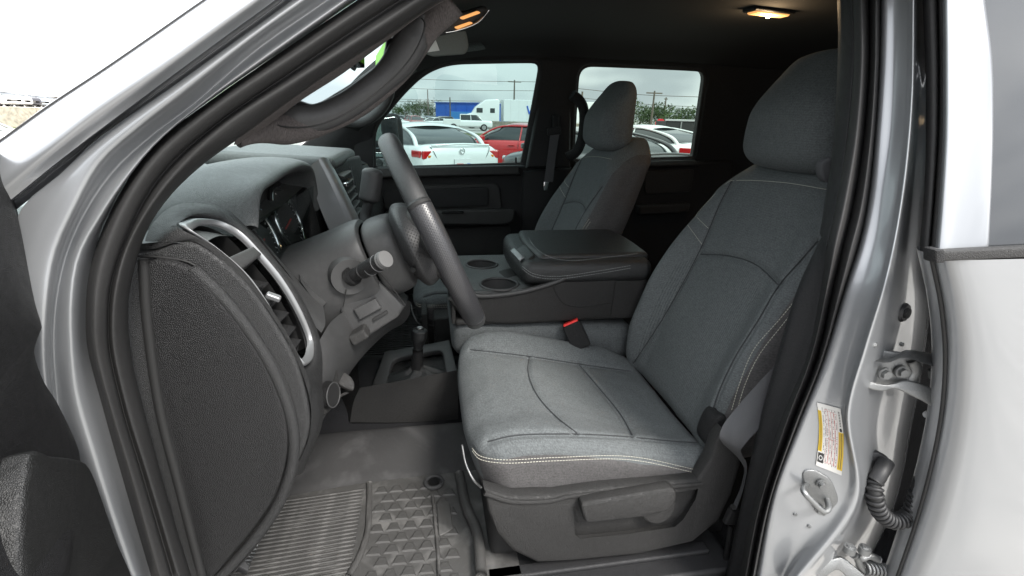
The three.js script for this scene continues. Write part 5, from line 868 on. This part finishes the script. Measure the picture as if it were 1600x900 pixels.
// far side door mirror
{
  const m = group(truck, 'door_mirror', 'black towing mirror outside the passenger window');
  const z = -2.02, n = V(0.3, 0, 1).normalize();
  const Q = a => a.map(s => P(s[0] + 12, s[1], z));
  part(m, 'housing', slab(roundPoly(Q([[556, 182], [612, 176], [620, 190], [624, 262], [560, 268]]), 0.04), n, 0.12, 0.02), mt.trimDark);
  const q = a => a.map(s => P(s[0] + 12, s[1], z).addScaledVector(n, 0.006));
  part(m, 'mirror_glass', slab(roundPoly(q([[562, 188], [610, 182], [614, 232], [564, 232]]), 0.02), n, 0.004, 0.001), M(0.6, 0.02, { metalness: 1 }));
  part(m, 'spotter_glass', slab(roundPoly(q([[565, 238], [615, 238], [617, 258], [566, 260]]), 0.02), n, 0.004, 0.001), M(0.55, 0.05, { metalness: 1 }));
  part(m, 'arm', bar([P(590, 256, z), P(575, 262, -1.8)], 0.03, 6, 10), mt.trimDark);
}
// ---------- outside: the lot beyond ----------
const gpt = (px, py) => PY(px, py, 0);
const farP = (px, py, d) => { const r = ray(px, py); r.multiplyScalar(d / Math.hypot(r.x, r.z)); return C0.clone().add(r); };
const tyreM = M(0.02, 0.85), carGlass = M([0.02, 0.026, 0.027], 0.03, { ior: 1.7 }), lampRed = M([0.45, 0.01, 0.012], 0.12, { clearcoat: 1 }), rimM = M(0.45, 0.3, { metalness: 0.8 }), plateM = M(0.7, 0.5), amber = M([0.6, 0.2, 0.02], 0.2);
const carPaint = (...c) => M(c, 0.3, { clearcoat: 1, clearcoatRoughness: 0.04, metalness: 0.05 });
// body from cross sections: [x, half width, bottom, top, top half width]; x runs from nose (-) to tail (+)
function carBody(st) {
  return loft(st.map(([x, w, b, t, tw]) => { const h = t - b; return [V(x, b, 0), V(x, b, -w * 0.85), V(x, b + h * 0.12, -w * 0.98), V(x, b + h * 0.5, -w), V(x, b + h * 0.82, -w * 0.97), V(x, t - h * 0.03, -tw), V(x, t + h * 0.02, -tw * 0.6), V(x, t + h * 0.03, 0), V(x, t + h * 0.02, tw * 0.6), V(x, t - h * 0.03, tw), V(x, b + h * 0.82, w * 0.97), V(x, b + h * 0.5, w), V(x, b + h * 0.12, w * 0.98), V(x, b, w * 0.85), V(x, b, 0)]; }), 70, 80);
}
function sedan(label, paint, grp, { suv = 0, name = 'parked_car', detail = true } = {}) {
  const c = thing(name, label, 'car', grp), H = 1.43 + suv, dy = suv * 0.5;
  part(c, 'body', carBody([[-2.42, 0.55, 0.35, 0.62, 0.5], [-2.36, 0.78, 0.25, 0.70 + dy, 0.68], [-2.0, 0.90, 0.2, 0.80 + dy, 0.76], [-1.3, 0.92, 0.18, 0.90 + dy, 0.80], [-0.8, 0.92, 0.18, 0.97 + dy, 0.82], [0.3, 0.92, 0.18, 0.99 + dy, 0.82], [1.3, 0.92, 0.18, 1.02 + dy, 0.80], [1.9, 0.90, 0.22, 1.05 + dy, 0.76], [2.25, 0.86, 0.28, 1.06 + dy, 0.70], [2.36, 0.82, 0.32, 1.03 + dy, 0.66], [2.42, 0.78, 0.40, 0.92 + dy, 0.62], [2.44, 0.6, 0.5, 0.7, 0.5]]), paint);
  const bz = 0.79, rz = 0.57, yb = 0.97 + dy, tail = suv > 0.1 ? 2.05 : 1.9, rr = suv > 0.1 ? 1.6 : 0.72;
  const ring = (x0, x1, y, w, sq) => roundPoly([V(x0, y, -w), V(x1, y, -w * sq), V(x1, y, w * sq), V(x0, y, w)], 0.18, 4);
  part(c, 'glass', loft([ring(-1.05, tail, yb - 0.03, bz + 0.01, 0.92), ring(-0.72, tail - 0.25, yb + 0.18 + suv * 0.2, bz - 0.06, 0.93), ring(-0.35, rr + 0.12, H - 0.09, rz + 0.05, 0.95), ring(-0.15, rr - 0.1, H - 0.03, rz - 0.02, 0.95)], 80, 20, { closedU: true }), carGlass);
  part(c, 'roof', [loft([-1, -0.6, 0, 0.6, 1].map(k => [V(-0.42 + 0.06 * k * k, H - 0.075 - 0.03 * k * k, k * (rz + 0.03)), V(-0.1, H + 0.012 - 0.05 * k * k, k * (rz + 0.02)), V(0.35, H + 0.02 - 0.05 * k * k, k * (rz + 0.03)), V(rr - 0.15, H + 0.008 - 0.05 * k * k, k * (rz + 0.03)), V(rr + 0.10, H - 0.045 - 0.05 * k * k, k * (rz + 0.03))]), 24, 20)], paint);
  const pil = []; for (const s of [-1, 1]) {
    pil.push(bar([V(-1.08, yb - 0.02, s * bz), V(-0.72, yb + 0.2, s * (bz - 0.055)), V(-0.36, H - 0.1, s * (rz + 0.06)), V(0.3, H - 0.06, s * (rz + 0.045)), V(rr, H - 0.08, s * (rz + 0.05)), V(tail - 0.22, yb + 0.2, s * (bz - 0.09)), V(tail + 0.05, yb, s * (bz - 0.06))], t => 0.026 + 0.018 * sst(t, 0.7, 0.95), 60, 8));
    pil.push(bar([V(0.33, yb, s * (bz + 0.012)), V(0.33, H - 0.09, s * (rz + 0.06))], 0.022, 4, 6));
  }
  part(c, 'pillars', pil, paint);
  for (const [x, s] of [[-1.45, 1], [-1.45, -1], [1.45, 1], [1.45, -1]]) { const g = new THREE.CylinderGeometry(0.33, 0.33, 0.22, 28); g.rotateX(Math.PI / 2); g.translate(x, 0.33, s * 0.80); const w = part(c, 'wheel', g, tyreM); const r = new THREE.CylinderGeometry(0.22, 0.24, 0.02, 24); r.rotateX(Math.PI / 2); r.translate(x, 0.33, s * 0.915); part(w, 'rim', r, rimM); }
  if (!detail) return c;
  for (const s of [-1, 1]) {
    const l = part(c, 'tail_lamp', [mv(rbox(0.07, 0.15, 0.40, 0.02), 2.37, 0.89 + dy, s * 0.60, 0, s * 0.18, 0), mv(rbox(0.30, 0.13, 0.05, 0.02), 2.22, 0.90 + dy, s * 0.845, 0, s * 0.22, 0)], lampRed);
    part(l, 'lamp_lens', mv(rbox(0.03, 0.05, 0.26, 0.01), 2.40, 0.86 + dy, s * 0.56, 0, s * 0.18, 0), amber);
    part(c, 'door_mirror', mv(rbox(0.12, 0.12, 0.2, 0.04), -0.75, yb + 0.06, s * 0.98), paint);
    part(c, 'door_line', [bar([V(0.33, 0.3, s * 0.925), V(0.33, 0.95 + dy, s * 0.9)], 0.006, 6, 4), bar([V(1.2, 0.45, s * 0.925), V(1.15, 0.95 + dy, s * 0.895)], 0.006, 6, 4), bar([V(-0.9, 0.3, s * 0.925), V(-0.9, 0.93 + dy, s * 0.9)], 0.006, 6, 4)], tyreM);
    part(c, 'door_handle', [mv(rbox(0.18, 0.03, 0.03, 0.01), 0.12, 0.86 + dy, s * 0.915), mv(rbox(0.18, 0.03, 0.03, 0.01), 1.0, 0.87 + dy, s * 0.915)], paint);
    part(c, 'head_lamp', mv(rbox(0.2, 0.12, 0.4, 0.05), -2.28, 0.66, s * 0.6), M(0.6, 0.1, { clearcoat: 1 }));
  }
  part(c, 'trunk_line', bar([V(2.43, 0.80, -0.5), V(2.41, 1.0 + dy, -0.6), V(1.85, 1.07 + dy, -0.66)], 0.006, 20, 4), tyreM); part(c, 'trunk_line', bar([V(2.43, 0.80, 0.5), V(2.41, 1.0 + dy, 0.6), V(1.85, 1.07 + dy, 0.66)], 0.006, 20, 4), tyreM);
  part(c, 'trunk_lip', bar([V(2.38, 1.06 + dy, -0.6), V(2.42, 1.085 + dy, 0), V(2.38, 1.06 + dy, 0.6)], 0.02, 20, 8), paint);
  part(c, 'number_plate', mv(rbox(0.02, 0.16, 0.34, 0.005), 2.465, 0.74, 0), plateM);
  part(c, 'plate_mark', [mv(rbox(0.006, 0.06, 0.14, 0.002), 2.478, 0.70, 0.06)], lampRed); part(c, 'plate_mark', [mv(rbox(0.006, 0.06, 0.06, 0.002), 2.478, 0.70, -0.12)], M([0.02, 0.08, 0.4], 0.5));
  part(c, 'emblem', mv(new THREE.TorusGeometry(0.045, 0.012, 8, 24), 2.445, 0.96 + dy, 0, 0, Math.PI / 2, 0), mt.chrome);
  return c;
}
const place = (o, x, z, head, y = 0) => { const h = head * RAD; o.position.set(x, y, z); o.rotation.y = -(h + Math.PI / 2) + Math.PI; return o; };   // head: 0 drives away from us, negative to the left
// nose is -x: turned so that the nose points along (sin h, -cos h)
const face = (o, x, z, head) => { const h = head * RAD, hx = Math.sin(h), hz = -Math.cos(h); o.position.set(x - 0, 0, z); o.rotation.y = Math.atan2(hz, -hx); return o; };
const rearAt = (o, x, z, head, L = 2.44) => { const h = head * RAD; return face(o, x + Math.sin(h) * L, z - Math.cos(h) * L, head); };
const white = carPaint(0.75, 0.76, 0.75), redP = carPaint(0.5, 0.012, 0.014), blackP = carPaint(0.012, 0.012, 0.013);
const ray2 = (px, depth) => { const r = ray(px, 220); const k = depth / -r.z; return [r.x * k, C0.z - depth]; };
rearAt(sedan('white sedan parked with its tail to the passenger window', white), ...ray2(722, 9.6), -20);
rearAt(sedan('red sedan parked beyond the white sedan', redP), ...ray2(938, 13.4), -58);
rearAt(sedan('black sedan parked behind the passenger headrest', blackP), ...ray2(1046, 7.6), -16);
rearAt(sedan('white crossover parked at the right end of the row', white, undefined, { suv: 0.04 }), ...ray2(1118, 11.5), -24);
face(sedan('pale sedan at the far left beside the front pillar', carPaint(0.5, 0.52, 0.52)), ...(() => { const p = gpt(-55, 262); return [p.x, p.z]; })(), 60);
// white pickup crossing behind
{
  const c = thing('pickup_truck', 'white crew cab pickup driving right behind the white sedan', 'pickup truck');
  part(c, 'body', [carBody([[-2.95, 0.8, 0.5, 1.0, 0.7], [-2.85, 0.96, 0.42, 1.12, 0.86], [-1.6, 0.98, 0.42, 1.2, 0.88], [1.0, 0.98, 0.42, 1.22, 0.9]]), bx(0.9, 2.95, 0.55, 1.3, -0.98, 0.98, 0.06)], white);
  const ring = (x0, x1, y, w) => roundPoly([V(x0, y, -w), V(x1, y, -w), V(x1, y, w), V(x0, y, w)], 0.12, 4);
  part(c, 'glass', loft([ring(-1.7, 0.95, 1.18, 0.86), ring(-1.1, 0.92, 1.8, 0.74)], 60, 8, { closedU: true }), carGlass);
  part(c, 'roof', bx(-1.1, 0.95, 1.78, 1.9, -0.76, 0.76, 0.06), white);
  for (const s of [-1, 1]) for (const [a, b] of [[-1.72, -1.08], [-0.35, -0.3], [0.92, 0.9]]) part(c, 'pillar', bar([V(a, 1.18, s * 0.875), V(b, 1.82, s * 0.75)], 0.05, 4, 6), white);
  for (const [x, s] of [[-1.9, 1], [-1.9, -1], [1.75, 1], [1.75, -1]]) { const g = new THREE.CylinderGeometry(0.4, 0.4, 0.26, 24); g.rotateX(Math.PI / 2); g.translate(x, 0.4, s * 0.88); const w = part(c, 'wheel', g, tyreM); const r = new THREE.CylinderGeometry(0.25, 0.25, 0.02, 20); r.rotateX(Math.PI / 2); r.translate(x, 0.4, s * 1.015); part(w, 'rim', r, rimM); }
  const p = farP(731, 200, 62); face(c, p.x, p.z, 92);
}
// semi truck and trailer
{
  const c = thing('semi_truck', 'white sleeper semi truck with long white box trailer', 'semi truck');
  part(c, 'cab', [slab([V(-4.2, 0.6, 1.2), V(-4.2, 1.9, 1.2), V(-3.1, 2.2, 1.2), V(-2.6, 3.0, 1.2), V(-1.2, 4.0, 1.2), V(0.6, 4.1, 1.2), V(0.8, 3.9, 1.2), V(0.8, 0.6, 1.2)], V(0, 0, 1), 2.4, 0.12)], white);
  part(c, 'windshield', slab([V(-3.0, 2.25, 1.0), V(-2.55, 2.95, 1.0), V(-2.55, 2.95, -1.0), V(-3.0, 2.25, -1.0)], V(-0.8, 0.5, 0), 0.05, 0.02), carGlass);
  for (const [a, b] of [[-2.6, -1.7], [-0.6, 0.1]]) part(c, 'side_window', bx(a, b, 2.2, 2.85, 1.18, 1.225, 0.02), carGlass);
  const tr = part(c, 'trailer', bx(1.4, 17.6, 1.1, 4.1, -1.28, 1.28, 0.04), M([0.7, 0.72, 0.72], 0.4));
  const rr = []; for (let i = 0; i < 12; i++) rr.push(bx(2.4 + i * 1.25, 2.43 + i * 1.25, 1.15, 4.05, 1.275, 1.295, 0.004)); part(c, 'trailer_rib', rr, M(0.6, 0.4));
  const w = [[4.9, 3.3], [5.25, 2.2], [5.6, 3.0], [5.95, 2.2], [6.3, 3.3]]; const lt = []; for (let i = 0; i < 4; i++) lt.push(bar([V(w[i][0], w[i][1], 1.3), V(w[i + 1][0], w[i + 1][1], 1.3)], 0.11, 4, 6)); part(c, 'letter', lt, M([0.02, 0.12, 0.55], 0.5));
  for (const x of [-3.2, -0.3, 0.6, 14.5, 15.7]) for (const s of [-1, 1]) { const g = new THREE.CylinderGeometry(0.52, 0.52, 0.4, 24); g.rotateX(Math.PI / 2); g.translate(x, 0.52, s * 1.05); part(c, 'wheel', g, tyreM); }
  const p = farP(770, 190, 76); c.position.set(p.x, 0, p.z); c.rotation.y = 0.03;
}
// far row of parked cars
{
  const cols = [[0.7, 0.7, 0.7], [0.03, 0.03, 0.035], [0.5, 0.5, 0.52], [0.35, 0.03, 0.03], [0.72, 0.72, 0.7], [0.1, 0.12, 0.16], [0.66, 0.66, 0.66], [0.2, 0.2, 0.2]];
  const names = ['white', 'black', 'silver', 'dark red', 'bright white', 'navy', 'pale grey', 'grey'], where = ['leftmost in the far row', 'second from the left in the far row', 'third from the left in the far row', 'fourth in the far row', 'fifth in the far row', 'sixth in the far row', 'seventh in the far row', 'last in the far row by the blue building'];
  for (let i = 0; i < 8; i++) { const p = farP(618 + i * 10, 190, 70 + (i % 3) * 4); face(sedan(names[i] + ' parked car, ' + where[i], carPaint(...cols[i]), 'cars parked in the far row', { detail: false, suv: i % 2 * 0.15 }), p.x, p.z, 90 + i * 23); }
  for (let i = 0; i < 5; i++) { const p = farP(4 + i * 16, 157, 75 + i * 6); const o = face(sedan(['white', 'silver', 'dark', 'pale blue', 'grey'][i] + ' car on the raised road at the far left' + ['', ', second', ', third', ', fourth', ', nearest the overpass'][i], carPaint(...[[0.7, 0.7, 0.7], [0.5, 0.5, 0.5], [0.05, 0.05, 0.06], [0.4, 0.45, 0.5], [0.2, 0.2, 0.2]][i]), 'cars on the raised road', { detail: false }), p.x, p.z, -55); o.position.y = 1.5; }
}
// buildings, walls, overpass
const conc = M([0.42, 0.38, 0.31], 0.9, { map: rep(blotch, 3) });
const along = (name, label, cat, a, b, h, th, m, y = 0) => { const t = thing(name, label, cat), L = Math.hypot(b.x - a.x, b.z - a.z), n = Math.max(2, Math.round(L / 4)); for (let i = 0; i < n; i++) { const g = rbox(L / n - 0.04, h, th, 0.03); const o = part(t, 'panel', g, m); o.position.set(a.x + (b.x - a.x) * (i + 0.5) / n, y + h / 2, a.z + (b.z - a.z) * (i + 0.5) / n); o.rotation.y = Math.atan2(-(b.z - a.z), b.x - a.x); } return t; };
along('concrete_wall', 'tan concrete barrier wall behind the parked cars', 'wall', farP(765, 200, 66), farP(1100, 200, 52), 1.15, 0.4, conc);
along('concrete_wall', 'tan retaining wall at the far left below the raised road', 'wall', farP(-160, 200, 52), farP(140, 200, 60), 1.5, 0.5, conc);
{ const g = new THREE.BoxGeometry(90, 1.5, 60); const p = farP(-10, 160, 92); g.translate(p.x - 12, 0.74, p.z - 8); struct('raised_road', g, M([0.5, 0.46, 0.4], 0.9, { map: rep(blotch, 6) })); }
{
  const t = thing('blue_building', 'long low blue metal building behind the white pickup', 'building'), a = farP(681, 185, 118), b = farP(762, 185, 112), L = a.distanceTo(b), blue = M([0.02, 0.10, 0.42], 0.5);
  part(t, 'wall', bx(0, L, 0, 4.4, -12, 0, 0.05), blue); part(t, 'roof', mv(rbox(L + 0.4, 0.25, 12.4, 0.05), L / 2, 4.5, -6), M([0.04, 0.13, 0.45], 0.5)); part(t, 'lower_wing', bx(L * 0.38, L * 0.85, 0, 2.6, 0, 2.5, 0.05), M([0.04, 0.2, 0.5], 0.5));
  for (let i = 0; i < 5; i++) part(t, 'wall_panel', bx(i * L / 5 + 0.1, (i + 1) * L / 5 - 0.1, 0.3, 4.0, 0.01, 0.06, 0.01), blue);
  t.position.set(a.x, 0, a.z); t.rotation.y = Math.atan2(-(b.z - a.z), b.x - a.x);
  const u = thing('blue_building', 'small blue block with pale doors right of the passenger headrest', 'building'), c = farP(992, 190, 62), d = farP(1004, 190, 60);
  part(u, 'wall', bx(-1.4, 1, 0, 2.9, -4, 0, 0.05), blue); part(u, 'door', bx(-0.9, 0.6, 0, 1.9, 0, 0.06, 0.01), M([0.4, 0.55, 0.6], 0.4)); u.position.set(d.x - 1, 0.4, d.z - 3);
}
{
  const t = thing('overpass', 'grey highway overpass on round columns at the far left', 'overpass'), a = farP(24, 143, 130), b = farP(135, 147, 120);
  const dk = rbox(a.distanceTo(b) + 30, 1.6, 8, 0.1); const o = part(t, 'deck', dk, M(0.5, 0.9)); o.position.set((a.x + b.x) / 2 + 12, a.y, (a.z + b.z) / 2); o.rotation.y = Math.atan2(-(b.z - a.z), b.x - a.x);
  for (const px of [76, 96]) { const q = farP(px, 148, 126); part(t, 'column', cyl(V(q.x, 0, q.z), V(q.x, a.y - 0.5, q.z), 0.9, 0.9, 16), M(0.5, 0.9)); }
}
{ // black open trailer
  const t = thing('utility_trailer', 'black enclosed trailer right of the red road sign', 'trailer'), p = farP(1072, 200, 27); const k = M(0.015, 0.6);
  part(t, 'box', bx(-1.3, 1.6, 0.5, 1.62, -1, 1, 0.03), k); part(t, 'rail', bx(-1.35, 1.65, 1.62, 1.70, 0.95, 1.05, 0.01), M(0.5, 0.4, { metalness: 0.6 })); for (const x of [-0.6, 0.4]) part(t, 'rib', bx(x, x + 0.06, 0.5, 1.6, 1.0, 1.04, 0.01), M(0.2, 0.5));
  for (const x of [-0.4, 0.5]) { const g = new THREE.CylinderGeometry(0.33, 0.33, 0.2, 20); g.rotateX(Math.PI / 2); g.translate(x, 0.33, 1.05); part(t, 'wheel', g, tyreM); } t.position.set(p.x, 0, p.z); t.rotation.y = -0.2;
}
{
  const t = thing('road_sign', 'red and white no entry road sign on a post', 'road sign'), p = farP(1032, 190, 36); const o = new THREE.CylinderGeometry(0.36, 0.36, 0.03, 8); o.rotateX(Math.PI / 2); o.rotateZ(Math.PI / 8);
  part(t, 'plate', mv(o, 0, 1.42, 0.04), M([0.6, 0.02, 0.03], 0.5)); part(t, 'bar', mv(rbox(0.5, 0.1, 0.01, 0.003), 0, 1.42, 0.065), mt.white); part(t, 'post', cyl(V(0, 0, 0), V(0, 1.8, 0), 0.03), mt.zinc); t.position.set(p.x, 0, p.z); t.rotation.y = -0.4;
}
// utility poles and wires
const woodM = M([0.12, 0.10, 0.08], 0.9), poleTops = [];
for (const [px, py, d, arm, lab] of [[804, 125, 85, 2.2, 'utility pole with crossarm above the semi trailer'], [668, 140, 120, 0, 'thin bare pole above the far trees'], [703, 152, 95, 0, 'short pole by the blue building'], [1023, 142, 70, 2.2, 'leaning utility pole with crossarm in the rear window'], [1041, 152, 90, 0.6, 'second slim pole in the rear window'], [910, 143, 60, 0, 'pole beside the passenger headrest']]) {
  const t = thing('utility_pole', lab, 'utility pole', 'poles along the road'), q = farP(px, py, d); part(t, 'post', cyl(V(0, 0, 0), V(0, q.y, 0), 0.17, 0.1, 10), woodM);
  if (arm) part(t, 'crossarm', bx(-arm / 2, arm / 2, q.y - 0.35, q.y - 0.2, -0.06, 0.06, 0.01), woodM); t.position.set(q.x, 0, q.z); poleTops.push(q);
}
for (const [a, b, lab] of [[[560, 118, 88], [845, 128, 86], 'highest'], [[560, 134, 100], [845, 142, 92], 'second'], [[560, 152, 96], [845, 158, 92], 'third'], [[560, 156, 96], [845, 160, 92], 'fourth'], [[900, 138, 74], [1110, 152, 68], 'rear window'], [[900, 152, 90], [1110, 168, 86], 'lower rear window'], [[-20, 122, 90], [150, 133, 95], 'far left upper'], [[-20, 125, 90], [150, 136, 95], 'far left lower']]) {
  const A1 = farP(...a), B1 = farP(...b), m = A1.clone().lerp(B1, 0.5).add(V(0, -0.25, 0)); const o = mesh(numbered('power_line'), bar([A1, m, B1], 0.035, 20, 5), woodM); o.userData = { label: 'thin power line, ' + lab + ' of those across the sky', category: 'power line', group: 'power lines' };
}
// trees and bushes
const leafMs = [[0.045, 0.075, 0.022], [0.06, 0.095, 0.03], [0.035, 0.06, 0.02]].map(c => M(c, 0.9, { transmission: 0 }));
function tree(name, label, px, py, d, w, h, m, low = 0.25) {
  const t = thing(name, label, name === 'tree' ? 'tree' : 'bush', 'trees and bushes beyond the lot'), q = farP(px, py, d), pos = [];
  for (let k = 0; k < 14; k++) { const cx = (rnd() - 0.5) * w * 0.75, cy = h * (low + (1 - low) * (0.15 + 0.7 * rnd())), cz = (rnd() - 0.5) * w * 0.6, R = w * (0.14 + 0.14 * rnd());
    for (let i = 0; i < 110; i++) { const v = V(rnd() - 0.5, rnd() - 0.5, rnd() - 0.5).normalize().multiplyScalar(R * (0.6 + 0.5 * rnd())), s = 0.10 + 0.22 * rnd(), a = V(rnd() - 0.5, rnd() - 0.5, rnd() - 0.5).multiplyScalar(2 * s), b = V(rnd() - 0.5, rnd() - 0.5, rnd() - 0.5).multiplyScalar(2 * s); const c = V(cx, cy, cz).add(v); for (const p of [c, c.clone().add(a), c.clone().add(b)]) pos.push(p.x, Math.max(0.05, p.y), p.z); } }
  const g = new THREE.BufferGeometry(); g.setAttribute('position', new THREE.Float32BufferAttribute(pos, 3)); g.setAttribute('uv', new THREE.Float32BufferAttribute(new Float32Array(pos.length / 3 * 2), 2)); g.computeVertexNormals();
  part(t, 'crown', g, m); part(t, 'trunk', [cyl(V(0, 0, 0), V(0.1, h * 0.6, 0), 0.16, 0.07, 8), cyl(V(0, h * 0.35, 0), V(w * 0.2, h * 0.7, 0.1), 0.07, 0.03, 6), cyl(V(0, h * 0.4, 0), V(-w * 0.22, h * 0.7, 0), 0.07, 0.03, 6)], woodM); t.position.set(q.x, 0, q.z);
}
const tl = ['leftmost', 'second', 'third', 'fourth', 'fifth', 'sixth', 'seventh', 'eighth'];
[[622, 4.5, 150], [634, 4.2, 150], [646, 5, 145], [656, 5.6, 140], [666, 5.2, 140], [676, 5.6, 138]].forEach(([px, h, d], i) => tree('tree', tl[i] + ' round tree left of the blue building', px, 185, d, h * 0.95, h, leafMs[i % 3]));
[[1000, 4.4, 85], [1014, 3.6, 80], [1030, 4.2, 84], [1046, 3.4, 80], [1062, 3.6, 82], [1078, 3.4, 84], [1094, 4.0, 86], [1108, 3.6, 84]].forEach(([px, h, d], i) => tree('bush', tl[i] + ' green bush in the row behind the wall', px, 190, d, 4.4, h, leafMs[(i + 1) % 3], 0.05));
// grass strip
{ const a = farP(740, 200, 44), g = new THREE.PlaneGeometry(120, 9); g.rotateX(-Math.PI / 2); g.translate(a.x + 10, 0.006, a.z - 4); const uv = g.attributes.uv; for (let i = 0; i < uv.count; i++) uv.setXY(i, uv.getX(i) * 120, uv.getY(i) * 9); struct('grass_strip', g, M([0.10, 0.12, 0.035], 1, { map: rep(blotch, 4) })); }
// ---------- finish ----------
for (const o of scene.children) if (o.isGroup && o.userData.base) { const b = o.userData.base; delete o.userData.base; o.position.copy(b); for (const c of o.children) c.position.sub(b); }
renderer.render(scene, camera);
